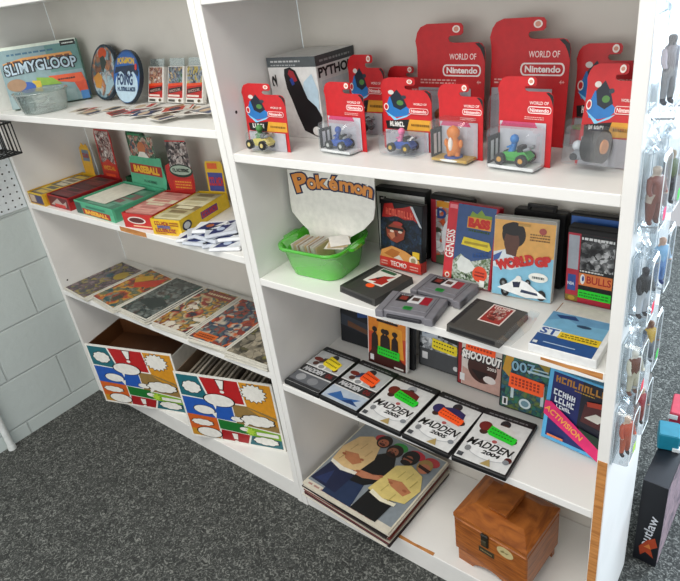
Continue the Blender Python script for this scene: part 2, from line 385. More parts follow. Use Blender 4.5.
# --- bay R2, standing boxes
t = upright('game_box', 'black and white game box partly hidden behind the boxing and red-bordered boxes', 'game box', .222, .262, R2, 0, 3, .025, 'upright game boxes on the middle shelf')
t['label'] = 'black and white game case with a 9, behind the masked figure box'
f = panel(.15, .178, .028, '#131416'); f.build('case', t)
f = MB(); f.face((.004, 0, .004), (.142, 0, 0), (0, 0, .162)); f.rect(0, 0, 1, 1, '#e6e6e2')
f.text('FI', .05, .80, .2, .93, '#111111', bold=.03); f.text('9', .22, .62, .36, .78, '#111111', bold=.03)
f.rect(.06, .25, .33, .58, art('photo_a', ['#5d1c1a', '#93352c', '#2a1d1b', '#c9a58d'], 60)); f.rect(.06, .58, .33, .6, '#201816')
f.ell(.13, .12, .04, .03, '#3d3c2c'); f.rect(.03, .02, .3, .05, '#3b3a39')
f.build('cover_sheet', t)

t = upright('game_box', 'black game box with a masked face and a red foot, beside the green tub', 'game box', .275, .190, R2, -3, 8, .022, 'upright game boxes on the middle shelf')
f = panel(.124, .170, .022, '#17191c'); f.box(-.0003, -.0002, -.0002, .1243, .0222, .028, '#c0392f'); f.build('box', t)
f = MB(); f.face((0, 0, 0), (.124, 0, 0), (0, 0, .170))
f.rect(.01, .16, .99, .99, '#10161f'); f.rect(.01, .3, .99, .82, art('ninja', ['#0b0f18', '#131d2c', '#1d3450', '#0c0f16', '#31506a'], 45))
f.poly([(.05, .75), (.1, .95), (.3, .98), (.35, .9), (.55, .93), (.75, .98), (.97, .72), (.8, .78), (.6, .76), (.4, .8), (.2, .76)], '#b9302c')
f.poly([(.72, .97), (.78, .97), (1, .68), (.94, .7)], '#c9ced2'); blocky(f, .14, .80, .8, .90, '#e2705c', 9, -.03)
f.ell(.38, .56, .26, .16, '#241614'); f.poly([(.18, .48), (.16, .6), (.3, .68), (.5, .68), (.62, .6), (.58, .47), (.42, .4), (.28, .42)], '#9c4a34'); f.poly([(.2, .52), (.36, .56), (.4, .5), (.3, .44)], '#c98562'); f.rect(.18, .585, .58, .625, '#14161c'); f.ell(.3, .565, .05, .018, '#e8d8c8'); f.ell(.5, .57, .05, .018, '#e8d8c8'); f.ell(.44, .69, .12, .03, '#b5443a'); f.poly([(.36, .56), (.42, .56), (.44, .5), (.38, .49)], '#7a3524')
f.poly([(.0, .13), (.04, .25), (.3, .34), (.62, .3), (.95, .2), (.99, .12)], '#d9a05c'); f.poly([(.1, .2), (.3, .3), (.5, .27), (.4, .15)], '#b87535')
f.poly([(.34, .16), (.48, .22), (.6, .14)], '#d9d3c6'); f.rect(.8, .22, .96, .32, '#e4c23a')
f.ell(.82, .18, .1, .07, '#e9e3cf'); f.ell(.82, .18, .06, .04, '#a59a78')
f.rect(0, 0, 1, .15, '#cf4034'); f.text('TECMO', .27, .035, .66, .11, '#f3ece6', bold=.02); scratch(f, .04, .03, .2, .11, '#e8b5aa', 2); scratch(f, .75, .03, .95, .11, '#e8b5aa', 2)
f.build('front_print', t)
f = MB(); f.face((.124, 0, 0), (0, .022, 0), (0, 0, .170)); f.rect(.1, .2, .9, .98, '#252c33'); f.build('side_print', t)

t = upright('game_case', 'dark game case with a pale cover and red strip, behind the fishing case', 'game case', .385, .252, R2, -4, 5, .024, 'upright game boxes on the middle shelf')
f = panel(.115, .178, .024, '#141517', .003); f.build('case', t)
f = MB(); f.face((.003, 0, .004), (.108, 0, 0), (0, 0, .162)); f.rect(0, 0, 1, 1, art('hockey', ['#3b6c4d', '#c9cfce', '#eceeec', '#9fa5a2', '#c85a2b', '#3c4637'], 25))
f.rect(0, 0, .13, 1, '#b63a48'); f.ell(.5, .42, .22, .3, '#e9edef'); f.text('D', .16, .72, .4, .88, '#33508a', bold=.05); f.star(.7, .8, .22, .13, '#d6452e'); f.rect(.15, .9, .99, .99, '#d69b33'); blocky(f, .6, .76, .84, .83, '#7d1e16', 3)
f.poly([(.13, 0), (1, 0), (1, .14), (.6, .2), (.13, .12)], '#57684e'); f.build('cover_sheet', t)

t = upright('game_case', 'red and blue game case about bass fishing with white sideways lettering', 'game case', .458, .178, R2, -3, 15, .026, 'upright game boxes on the middle shelf')
f = panel(.124, .186, .026, '#b8283a', .002); f.build('case', t)
f = MB(); f.face((.001, 0, .002), (.122, 0, 0), (0, 0, .182))
f.rect(.2, 0, .97, 1, '#44618f'); f.rect(0, 0, .2, 1, '#cf3342'); f.rect(.03, .02, .17, .12, '#dd5a2b'); f.ell(.1, .07, .05, .035, '#f0e9dc'); f.ell(.1, .07, .03, .02, '#cf3342')
f.text('GENESIS', -.17, .42, .37, .54, '#f4efe9', rot=90, bold=.02)
f.rect(.03, .93, .19, .98, '#e58c94')
f.poly([(.44, .84), (.5, .93), (.6, .9), (.68, .96), (.76, .9), (.9, .9), (.9, .82)], '#8aa443'); f.rect(.42, .72, .9, .86, '#d9a23b'); f.text('BASS', .44, .73, .88, .85, '#cf2f24', bold=.09); scratch(f, .46, .67, .88, .72, '#3a5b2a', 1)
f.poly([(.34, .5), (.38, .6), (.9, .58), (.95, .5), (.9, .47)], '#e7d33c'); f.rect(.4, .52, .88, .55, '#b7a22a')
f.poly([(.2, 0), (.2, .28), (.35, .38), (.55, .3), (.97, .4), (.97, 0)], art('fish', ['#2b3a26', '#55704a', '#a7b5a0', '#d6dcd6', '#6a7f55'], 70))
f.poly([(.28, .26), (.36, .36), (.55, .32), (.7, .22), (.5, .14), (.34, .16)], '#dfe3df'); f.ell(.78, .17, .15, .1, '#e2552c'); scratch(f, .68, .13, .88, .21, '#8f2410', 2)
blocky(f, .6, .36, .92, .42, '#2e5f9e', 5, .15); f.rect(.3, .01, .76, .06, '#b9bcb9'); f.rect(.8, .02, .9, .1, '#e8e8e3')
f.build('cover_sheet', t)

t = upright('game_box', 'blue and tan game box with a racing driver and white race car', 'game box', .586, .172, R2, 4, 9, .02, 'upright game boxes on the middle shelf')
f = panel(.13, .178, .02, '#d9dcd9', .001); f.build('box', t)
f = MB(); f.face((.001, 0, .001), (.128, 0, 0), (0, 0, .176))
f.rect(0, .45, 1, .965, '#e7b569'); f.rect(0, .965, 1, 1, '#a9a39a'); f.poly([(0, 0), (1, 0), (1, .55), (.6, .5), (.3, .38), (0, .38)], '#8fc6dd')
f.poly([(0, .36), (0, .55), (.2, .6), (.45, .5), (.5, .4), (.3, .34)], '#dfe6e8'); f.poly([(0, .5), (.15, .57), (.1, .47), (0, .42)], '#4a69a8'); f.poly([(.05, .42), (.35, .46), (.3, .43), (.05, .38)], '#3f4f6a')
f.ell(.33, .79, .2, .16, '#2a201f'); f.ell(.3, .7, .13, .15, '#6a4638'); f.ell(.32, .86, .19, .08, '#1d1718'); f.poly([(.2, .6), (.4, .6), (.38, .52), (.22, .54)], '#6a4638')
f.ell(.8, .87, .06, .04, '#b45a52'); scratch(f, .6, .74, .92, .84, '#8a6a3c', 3); f.rect(.4, .91, .6, .94, '#c9a15c')
f.text('WORLD', .04, .38, .70, .52, '#cf2e28', rot=17, bold=.09); f.text('GP', .70, .44, .97, .57, '#cf2e28', rot=14, bold=.09)
f.ell(.78, .3, .16, .06, '#f0f1ea'); scratch(f, .68, .27, .88, .33, '#5a6a6a', 1)
for wu, wv, r in ((.2, .17, .065), (.24, .06, .07), (.85, .08, .075), (.62, .22, .045)): f.ell(wu, wv, r, r*.9, '#17191b'); f.ell(wu, wv, r*.4, r*.36, '#8a8d8e')
f.poly([(.1, .1), (.3, .18), (.42, .26), (.6, .22), (.8, .12), (.95, .05), (.6, .02), (.3, .06)], '#f1f3f3'); f.poly([(.36, .2), (.5, .22), (.48, .14), (.38, .13)], '#1d2a4a'); f.poly([(.5, .08), (.8, .07), (.78, .1), (.52, .12)], '#30405e')
f.ell(.46, .25, .05, .04, '#e9e9e4'); f.build('front_print', t)

t = upright('game_case', 'black game case with a hang tab on top, standing behind the racing game box', 'game case', .600, .246, R2, 0, 5, .028, 'upright game boxes on the middle shelf')
f = panel(.115, .172, .028, '#121315', .003); f.box(.028, .006, .170, .034, .016, .184, '#121315'); f.box(.084, .006, .170, .09, .016, .184, '#121315'); f.box(.03, .006, .178, .088, .016, .184, '#121315'); f.build('case', t)
t = upright('game_case', 'blue and orange game case mostly hidden behind the basketball case', 'game case', .668, .226, R2, 0, 4, .028, 'upright game boxes on the middle shelf')
t.location = (.722, .246, R2+.003)
f = panel(.135, .180, .022, '#131416', .003); f.build('case', t)
f = MB(); f.face((.004, 0, .004), (.127, 0, 0), (0, 0, .17)); f.rect(0, 0, 1, 1, '#3e6db0'); f.rect(0, .72, .5, .86, '#e2842e'); f.rect(0, .6, .6, .68, '#5a3a34'); scratch(f, .02, .6, .5, .68, '#e9a24a', 1); f.rect(0, 0, 1, .3, art('court', ['#2c2228', '#6a2f2f', '#a34a3a', '#d8cfc8'], 70)); f.rect(0, 0, 1, .05, '#b63a3a'); f.build('cover_sheet', t)

t = upright('game_case', 'red-edged basketball game case with a black and white photo and green sticker', 'game case', .733, .212, R2, -1, 1, .028, 'upright game boxes on the middle shelf')
f = panel(.131, .170, .028, '#131315', .003); f.build('case', t)
f = MB(); f.face((.002, 0, .003), (.092, 0, 0), (0, 0, .155))
f.rect(0, 0, 1, 1, '#b8364a'); f.rect(.02, .48, .25, .97, '#aab0b8'); f.rect(.04, .16, .22, .4, '#3b5c9e'); f.rect(.0, 0, .28, .09, '#8d7a3c'); f.ell(.14, .045, .08, .035, '#c4a84a')
f.rect(.28, .09, 1, 1, '#26282a'); f.rect(.29, .5, 1, .96, art('players', ['#17181a', '#2c2d2f', '#5a5b5c', '#8d8e8f', '#c9cacb'], 55)); scratch(f, .3, .91, .98, .98, '#dfe0e0', 1); scratch(f, .3, .46, .8, .5, '#e0e0dc', 1)
f.rect(.29, .27, 1, .45, '#d6834a'); f.text('BULLS', .46, .31, .98, .42, '#a81f22', bold=.02); f.ell(.37, .36, .05, .075, '#e4e4e4'); f.ell(.38, .37, .025, .04, '#2f4f9a')
f.text('BLAZERS', .30, .20, .99, .27, '#131315', bold=.03); f.rect(.29, .08, 1, .2, GREEN); scratch(f, .32, .1, .95, .18, '#1c8a24', 2); f.rect(0, 0, 1, .01, '#8c2030')
f.text('NBA', .05, .25, .2, .3, '#d5dbe8'); f.build('cover_sheet', t)

# --- cartridges lying on R2
def cart(label, x, y, yaw, w, d, hh, kind, body):
    t = thing('game_cartridge', label, 'game cartridge', (x, y, R2+.0004), yaw, 0, 'loose game cartridges on the middle shelf')
    f = MB()
    if kind == 'wide':
        f.box(0, .004, 0, w, d, hh, body, .002); f.box(-.0, -.001, .002, w*.14, .03, hh*.98, body, .001); f.box(w*.86, -.001, .002, w, .03, hh*.98, body, .001)
        f.box(w*.2, -.0015, .004, w*.8, .006, hh*.6, '#3c3c42', .001)
        f.box(w*.17, 0.02, hh, w*.83, d*.93, hh+.0016, body, .0005)
        f.face((0, 0, hh+.0002), (w, 0, 0), (0, d, 0)); f.rect(.86, .03, .875, .97, '#5c5c63'); f.rect(.125, .03, .14, .97, '#5c5c63')
    else:
        f.hexa([(0, 0, 0), (w, 0, 0), (w, d, 0), (0, d, 0)], [(.001, .002, hh), (w-.001, .002, hh), (w-.001, d-.001, hh), (.001, d-.001, hh)], body)
        f.face((0, 0, hh), (w, 0, 0), (0, d, 0)); f.rect(.02, .1, .1, .98, '#2e2e30'); f.rect(.1, .96, .9, .985, '#2e2e30')
        for k in range(5): f.rect(.03, .55+.08*k, .09, .57+.08*k, '#4c4c4e')
        f.face((0, 0, 0), (w, 0, 0), (0, .002, hh)); f.rect(.06, .2, .92, .7, '#232325')
    f.build('shell', t); return t
GY = '#4a4947'; GS = '#87868c'
t = cart('dark grey game cartridge with a slanting label and orange dot, nearest the green tub', .262, .034, -10, .119, .13, .017, 'tall', GY)
f = MB(); f.face((.028, .052, .0173), (.062, 0, 0), (0, .072, 0)); f.rect(0, 0, 1, 1, '#e3e1da'); f.poly([(.15, .1), (.6, .2), (.95, .75), (.5, .6)], '#b4352d'); f.rect(.05, .8, .8, .96, '#2d6a4e'); f.poly([(.6, .5), (.95, .4), (.9, .1), (.5, .05)], '#b4352d'); f.poly([(.3, .35), (.5, .55), (.45, .3)], '#2b2b2b'); f.build('label', t)
f = MB(); f.face((.05, .034, .0174), (.024, 0, 0), (0, .018, 0)); f.ell(.5, .5, .5, .5, ORANGE); f.build('price_sticker', t)['label'] = 'orange round sticker'
def widelabel(t, w, d, hh):
    f = MB(); f.face((w*.2, d*.52, hh+.0016), (w*.58, 0, 0), (0, d*.36, 0)); f.rect(0, 0, 1, 1, '#17181c'); f.poly([(.36, 0), (.72, 0), (.76, 1), (.42, 1)], '#d7d7d9'); f.rect(.74, 0, 1, 1, '#a51f34')
    f.rect(.08, .25, .3, .75, '#8a3a30'); f.rect(.45, .3, .66, .75, '#5f4a44'); scratch(f, .05, .8, .35, .95, '#cfcfd1', 1); f.build('label', t)
    f = MB(); f.face((w*.42, d*.2, hh+.0017), (w*.16, 0, 0), (0, d*.16, 0)); f.rrect(0, 0, 1, 1, .2, .2, '#2f9e4c'); scratch(f, .1, .2, .9, .9, '#166a2c', 2); f.build('price_sticker', t)['label'] = 'small green sticker'
t = cart('light grey wide game cartridge hanging slightly over the shelf edge', .405, -.022, 7, .134, .088, .02, 'wide', GS); widelabel(t, .134, .088, .02)
t = cart('light grey wide game cartridge lying in front of the bass fishing case', .428, .086, -2, .128, .086, .02, 'wide', GS); widelabel(t, .128, .086, .02)
t = cart('dark grey game cartridge with a red picture label, in a clear sleeve', .569, -.004, -4, .119, .122, .017, 'tall', '#565450')
f = MB(); f.face((.045, .046, .0173), (.05, 0, 0), (0, .07, 0)); f.rect(0, 0, 1, 1, '#e3d8d2'); f.rect(.06, .05, .94, .95, '#a33a34'); f.ell(.5, .5, .36, .34, art('redlab', ['#7c1f1c', '#c8b7ac', '#b04a3e', '#5f2a26'], 90)); blocky(f, .15, .80, .85, .92, '#ecd9d0', 6)
f.build('label', t)
f = MB()
f.face((-.006, -.004, .0177), (.14, 0, 0), (0, .135, 0)); f.poly([(.86, -.02), (1.08, .0), (1.12, .5), (1.05, 1.0), (.9, 1.02)], 'clear_plastic'); f.build('clear_sleeve', t)

# white-edged boxed game lying flat at right
t = thing('game_box', 'white-edged blue game box lying flat at the right end of the middle shelf', 'game box', (.737, .006, R2+.0004), 0, 0)
f = MB(); f.box(0, 0, 0, .125, .13, .018, '#e6e7e6', .001); f.build('box', t)
f = MB(); f.face((0, 0, .018), (.118, 0, 0), (0, .13, 0)); f.rect(.02, .01, .98, .98, '#2f5c93'); f.rect(.02, .45, .98, .98, '#6f9fc0'); f.poly([(.02, .7), (.3, .85), (.5, .75), (.98, .8), (.98, .5), (.02, .45)], '#7fb3cf')
f.poly([(.1, .9), (.4, .95), (.5, .85), (.2, .82)], '#2a4c7d'); f.ell(.62, .72, .12, .04, '#34506b'); f.rect(.02, .32, .34, .52, '#dfe5e6'); f.text('ST', .04, .33, .32, .5, '#2a5aa0', bold=.03); f.rect(.34, .3, .98, .47, '#e8cb3a'); scratch(f, .38, .33, .94, .45, '#8a7a20', 2)
f.rect(.05, .04, .12, .1, '#dfe5e6'); f.rect(.2, .1, .7, .12, '#b6cbe0'); f.build('front_print', t)
t = thing('book', 'thin tan-edged booklet lying behind the flat blue game box', 'book', (.735, .145, R2+.0005), -2, 0)
f = MB(); f.box(0, 0, 0, .13, .05, .004, '#a0703f', .0005); f.build('cover', t); MB().box(.003, .002, .004, .128, .049, .0055, '#e2e0da').build('page', t)

# --- green tub with lid card
t = thing('storage_tub', 'translucent green plastic tub holding trading cards', 'tub', (.150, .125, R2+.0004), 3)
def rr(w, d, r, z, n=6, cx=0, cy=0):
    pts = []
    for a0, sx, sy in ((0, 1, 1), (90, -1, 1), (180, -1, -1), (270, 1, -1)):
        for k in range(n):
            a = R(a0+90*k/(n-1)); pts.append((cx+sx*(w/2-r)+r*math.cos(a), cy+sy*(d/2-r)+r*math.sin(a), z))
    return pts
f = MB(); f.loft([rr(.150, .13, .035, .001), rr(.160, .14, .036, .02), rr(.178, .158, .04, .070), rr(.192, .172, .044, .074), rr(.20, .18, .046, .075), rr(.20, .18, .046, .084), rr(.192, .172, .042, .084), rr(.176, .156, .038, .080), rr(.158, .138, .034, .022), rr(.146, .126, .033, .004)], 'green_plastic', (True, True), True); f.build('tub', t)
for s in (-1, 1):
    f = MB(); f.loft([rr(.02, .06, .009, .075, cx=s*.102), rr(.02, .06, .009, .083, cx=s*.102)], 'green_plastic', (True, True), True); f.build('handle', t)
cols = ['#e8e4da', '#cfc8bb', '#d8c09a', '#e9e6e0', '#b9a38c', '#dcd9d2']
for i in range(15):
    c_ = thing('trading_card', ORD[i]+' trading card from the left standing on edge in the green tub', 'trading card', (.105+.0055*i, .066+.0005*i, R2+.008+random.uniform(0, .004)), 92+random.uniform(-2, 2), 10, 'trading cards in the green tub')
    f = MB(); f.box(0, 0, 0, .063, .0016, .074, cols[i % 6], 0); f.build('card', c_)
for i in range(3):
    c_ = thing('trading_card', ['lowest', 'middle', 'topmost'][i]+' of three loose trading cards lying at the right of the green tub', 'trading card', (.195+.008*i, .073+.004*i, R2+.084+.002*i), 20+12*i, 0, 'loose trading cards in the green tub')
    f = MB(); f.box(0, 0, 0, .05, .063, .0008, ['#ddd8ce', '#c9b48d', '#e6e3de'][i]); f.build('card', c_)
t = thing('printed_lid', 'white lid card lettered in orange and navy, standing in the green tub behind the cards', 'lid', (.036, .140, R2+.012), 3, 3)
f = MB(); f.prism([(.062, .0), (.165, .0), (.180, .072), (.225, .10), (.255, .13), (.262, .16), (.266, .235), (.002, .235), (-.002, .15), (.0, .12), (.03, .088), (.048, .075)], (0, 0, 0), (1, 0, 0), (0, 0, 1), (0, -1, 0), .002, '#e8e6df'); f.build('card', t)
f = MB(); f.face((.004, 0, .075), (.262, 0, 0), (0, 0, .16))
lets = [('P', .05, .64, .24, .97, 14), ('o', .215, .70, .345, .90, 10), ('k', .33, .73, .49, .97, 4), ('é', .48, .72, .60, .97, 0), ('m', .60, .72, .78, .90, -3), ('o', .76, .70, .88, .88, -8), ('n', .86, .68, .98, .86, -12)]
for ch, a, b_, c_, d_, ro in lets:
    f.text(ch, a-.012, b_-.014, c_+.012, d_+.014, '#1f2a54', rot=ro, bold=.09)
for ch, a, b_, c_, d_, ro in lets:
    f.text(ch, a+.008, b_+.01, c_-.008, d_-.01, '#d9954a', rot=ro, bold=.035)
f.build('lettering', t)

# ================================================================== R3 : discs in cases
def dcase(label, x, y, yaw, lean=None, z=R3, case='#141518', w=.135, h=.19, th=.014, group='video game cases lying in a row'):
    if lean is None:
        t = thing('game_case', label, 'game case', (x, y, z+.0004), yaw, 0, group)
        f = MB(); f.box(0, 0, 0, w, h, th, case, .002); f.build('case', t)
        f = MB(); f.face((.004, .006, th), (w-.008, 0, 0), (0, h-.012, 0))
    else:
        t = upright('game_case', label, 'game case', x, y, z, yaw, lean, th, group)
        f = MB(); f.box(0, 0, 0, w, th, h, case, .002); f.build('case', t)
        f = MB(); f.face((.004, 0, .004), (w-.008, 0, 0), (0, 0, h-.008))
    return t, f
def stick(t, f0, cu, cv, wu, hv, col, lines=2, k=.05):
    f = MB(); f.O, f.U, f.V, f.N = f0.O, f0.U, f0.V, f0.N; f.lay = 42
    ink = {'#2ed23a': '#157a1d', '#ff6a2c': '#a8330c', '#f0dc34': '#6b6110'}[col]
    f.poly([(cu-wu/2, cv-hv/2+k), (cu-wu*.4, cv-hv/2), (cu+wu*.45, cv-hv/2-k), (cu+wu/2, cv-hv/2), (cu+wu/2, cv+hv/2-k), (cu-wu/2+.02, cv+hv/2+k)], col)
    for r_ in range(lines):
        for j in range(8):
            u = cu-wu*.42+wu*.84*j/8; v = cv-hv*.22+hv*.45*r_/max(1, lines-1)-k*.6*(u-cu)/wu*2
            f.rect(u, v-hv*.07, u+wu*.065, v+hv*.07, ink)
    o = f.build('price_sticker', t); o['label'] = {'#2ed23a': 'bright green price sticker', '#ff6a2c': 'orange price sticker', '#f0dc34': 'yellow price sticker'}[col]
def player(f, jersey, skin='#6a4032', helm='#b9bcc2', x=.5, y=.7):
    f.ell(x, y+.16, .1, .075, helm); f.ell(x+.02, y+.12, .06, .04, skin)
    f.poly([(x-.3, y-.1), (x-.22, y+.08), (x-.08, y+.12), (x+.1, y+.12), (x+.25, y+.08), (x+.3, y-.12), (x+.12, y-.02), (x, y-.1), (x-.14, y-.02)], jersey)
    f.ell(x-.3, y-.09, .08, .05, skin); f.ell(x+.3, y-.1, .07, .045, skin)
# five flat cases
spec = [(.026, .006, -2, .132, 'old', YELLOW, 'yellow price sticker, leftmost of the five lying flat', '#4a3c34', 10),
        (.160, .002, -3.4, .132, 'old', ORANGE, 'orange sticker and blue swoosh, second of the five lying flat', '#3c4a6a', 11),
        (.2945, -.008, -2.5, .136, 'new', GREEN, 'green sticker, lying flat in the middle of the row of five', '#742c26', 12),
        (.434, -.0135, -2.5, .131, 'new', ORANGE, 'purple jersey player and orange sticker, fourth of the five lying flat', '#3a3266', 13),
        (.571, -.018, 1, .131, 'new', GREEN, 'white jersey player and green sticker, rightmost of the five lying flat', '#dad9d6', 14)]
for x, y, ya, w_, kd, sc_, lb, jer, sd in spec:
    t, f = dcase('football game case with '+lb, x, y, ya, w=w_)
    f.rect(0, 0, 1, .9, '#dcdddc'); f.rect(0, .9, 1, 1, '#2a2b2e'); scratch(f, .1, .93, .9, .97, '#8a8b8d', 1)
    if kd == 'old':
        f.rect(.0, .5, .97, .9, '#bfc2c3'); player(f, jer, '#5c3a30', '#3d3c3f', .5, .66); f.ell(.16, .68, .13, .05, '#7a3226')
        f.rect(0, .31, 1, .47, '#2f3032'); f.text('MADDEN', .08, .34, .66, .44, '#c9cacc', bold=.06, it=.3); f.text('06', .74, .34, .93, .45, '#7d2a28', bold=.03); f.rect(0, .47, 1, .49, '#eeeeee')
        f.rect(0, .0, 1, .28, '#6d7075' if sd == 10 else '#b8c3cf')
        if sd == 10: f.ell(.25, .17, .13, .08, '#a3a5a8'); f.ell(.62, .16, .14, .08, '#8d8f93'); f.rect(0, 0, 1, .06, '#3a3b3e')
        else: f.poly([(.1, .05), (.3, .22), (.5, .12), (.9, .2), (.7, .05)], '#3f6fa8'); f.poly([(.5, .05), (.7, .14), (.95, .06)], '#25497c')
        f.ell(.42, .53, .13, .07, '#e8e8e8'); f.ell(.42, .53, .08, .045, '#9a9da0')
        stick(t, f, .6, .68, .46, .2, sc_)
    else:
        player(f, jer, '#4a2e26', '#34343a' if sd != 12 else '#a9acb2', .52, .66); f.ell(.2, .68, .13, .09, jer if sd != 14 else '#7c2d2a')
        f.ell(.52, .27, .44, .17, '#c3c5c7'); f.ell(.52, .27, .42, .155, '#e6e7e7')
        f.text('MADDEN', .08, .28, .92, .41, '#0c0d0f', bold=.03, it=.35); f.text('2005' if sd != 14 else '2004', .42, .19, .76, .26, '#1a1c1f', bold=.05, it=.3)
        f.ell(.52, .45, .07, .045, '#e0e0e0'); f.ell(.52, .45, .05, .03, '#b06060'); f.rect(.03, .03, .14, .1, '#55585c'); f.poly([(.5, .02), (.62, .14), (.7, .02)], '#b5a06a'); f.ell(.15, .2, .06, .05, '#8b8d8f')
        if sd == 14: f.ell(.92, .22, .07, .05, '#5f2420')
        f.ell(.9, .18, .06, .04, '#8a8f94')
        stick(t, f, .58 if sd != 13 else .55, .6, .58, .13, sc_)
    f.build('cover_sheet', t)
# standing row
G3 = 'games standing at the back of the lower shelf'
t, f = dcase('dark game case with a night street scene, leftmost at the back of the lower shelf', .04, .256, 0, 8, group=G3)
f.rect(0, 0, 1, 1, '#1b1f26'); f.poly([(0, .3), (1, .2), (1, .4), (0, .5)], '#39414c'); f.rect(.02, .62, .5, .72, '#c0643a'); f.poly([(.5, .5), (1, .58), (1, .7), (.5, .6)], '#2d4f86'); f.poly([(.2, .3), (.9, .22), (.9, .3), (.2, .4)], '#6b4a34'); f.rect(0, .83, 1, 1, '#2a2c30'); f.build('cover_sheet', t)
t, f = dcase('orange game case with a green sticker, right of the dark night-scene case', .180, .205, -1, 8, case='#e4e4e2', group=G3)
f.rect(0, 0, 1, 1, '#c4502c'); f.rect(.0, .0, 1, .14, '#7d2a1c'); f.rect(0, .55, 1, .8, '#d98a2e'); f.poly([(.1, .2), (.3, .75), (.9, .7), (.95, .2)], '#e0a035')
blocky(f, .2, .79, .86, .93, '#efece6', 7, 0, 5); f.rect(.24, .75, .8, .79, '#2c1a14')
for u in (.18, .42, .5, .72): f.ell(u, .6, .07, .045, '#2a1a14'); f.poly([(u-.1, .2), (u-.08, .5), (u, .57), (u+.08, .5), (u+.1, .2)], '#2a1814')
f.poly([(.0, .14), (.15, .3), (.4, .2), (.7, .28), (1, .12), (1, .0), (0, 0)], '#4a1d16'); f.rect(.05, .05, .15, .15, '#dedede'); stick(t, f, .55, .25, .6, .14, GREEN, 2, .01); f.rect(.7, .02, .95, .05, '#e0ddd6')
f.build('cover_sheet', t)
t = upright('game_case', 'thin black game case seen edge-on behind the orange one', 'game case', .318, .218, R3, 0, 8, .014, G3); t.location = (.246, .2255, R3+.0023)
f = MB(); f.box(0, 0, 0, .078, .014, .188, '#101114', .002); f.build('case', t)
t, f = dcase('grey game case with a snowy scene and yellow sticker', .318, .262, -1, 7, case='#1a1b1d', group=G3)
f.rect(0, 0, 1, 1, '#8c8f93'); f.rect(0, .25, 1, .9, art('snow', ['#33373c', '#6f7479', '#a5aaae', '#d9dcde', '#4f6488'], 35)); f.rect(.05, .5, .45, .75, '#bfc6cf'); f.poly([(.1, .55), (.3, .7), (.45, .6)], '#5a6f92')
f.poly([(.55, .55), (.62, .75), (.7, .6), (.78, .74), (.86, .58), (.95, .66), (.93, .5)], '#1c1d20'); f.rect(.0, 0, 1, .3, '#55575a'); f.rect(.06, .12, .2, .24, '#e0e0e0'); f.ell(.9, .1, .07, .04, '#dadada'); stick(t, f, .62, .42, .62, .16, YELLOW, 2, .02); f.build('cover_sheet', t)
t, f = dcase('white and red basketball game case with an orange sticker', .450, .238, -2, 7, case='#1a1415', group=G3)
f.rect(0, 0, 1, 1, '#d8cfc9'); f.rect(0, .93, 1, 1, '#5c2a2c'); f.rect(0, 0, .08, 1, '#9c2a30'); f.poly([(.1, .0), (.1, .3), (.5, .2), (.95, .5), (1, 0)], '#c9a79c'); f.ell(.55, .35, .33, .24, '#4c2a24'); f.text('SHOOTOUT', .06, .43, .99, .61, '#1a1a1a', bold=.13, it=.2); f.text('SHOOTOUT', .09, .45, .96, .59, '#f1efec', bold=.05, it=.2)
f.ell(.72, .2, .14, .06, '#e3dcd8'); f.poly([(.3, .3), (.5, .15), (.7, .3)], '#2a1614'); f.text('2003', .66, .36, .86, .41, '#efe9e2'); f.rect(.05, .06, .16, .18, '#e6e6e6'); f.text('NBA', .5, .82, .85, .92, '#2a3350', bold=.03); stick(t, f, .5, .7, .66, .22, ORANGE, 3, .0); f.build('cover_sheet', t)
t, f = dcase('blue-green spy game case with an orange sticker', .586, .205, 1, 9, case='#14181d', w=.132, h=.178, group=G3)
f.rect(0, 0, 1, 1, '#2f6478'); f.rect(0, 0, 1, .85, art('spy', ['#173243', '#2b6a84', '#3f7a5a', '#1c4d63', '#6f7f3a', '#27576a'], 32)); f.poly([(0, .6), (.1, 1), (.25, 1), (.15, .5)], '#c79a36'); f.poly([(.6, .9), (.95, .95), (.9, .7)], '#a48f3c'); f.ell(.4, .93, .08, .06, '#d9c77a')
f.text('007', .17, .62, .66, .8, '#0f2530', rot=3, bold=.08); f.text('007', .18, .63, .65, .79, '#8fb6c9', rot=3, bold=.02); f.rect(.5, .66, .95, .69, '#b9cfd6'); f.rect(.6, .72, .9, .74, '#b9cfd6')
f.ell(.5, .14, .12, .08, '#cfdadd'); f.ell(.5, .14, .08, .05, '#7a9aa5'); f.rect(.04, .03, .15, .16, '#e4e4e4'); f.rect(.07, .05, .12, .14, '#333'); 
for k, (u0, u1) in enumerate(((.2, .26), (.8, .86))): f.rect(u0, .18, u1, .5, '#c7d3d4')
stick(t, f, .5, .46, .7, .22, ORANGE, 3, .02); f.build('cover_sheet', t)
# blue big box with pink band
t = upright('game_box', 'blue game box with a pink diagonal band at the right end of the lower shelf', 'game box', .716, .150, R3, -7, 12, .028)
f = panel(.152, .178, .028, '#5fb0dc', .001); f.build('box', t)
f = MB(); f.face((0, 0, 0), (.152, 0, 0), (0, 0, .178))
f.rect(.06, .05, 1, .97, '#1d2a6e'); f.rect(0, 0, .06, 1, '#64b5df'); f.rect(.5, .3, 1, .97, '#1a1c30'); blocky(f, .1, .84, .86, .93, '#b8863a', 9, 0); scratch(f, .4, .80, .7, .83, '#b8963a', 1)

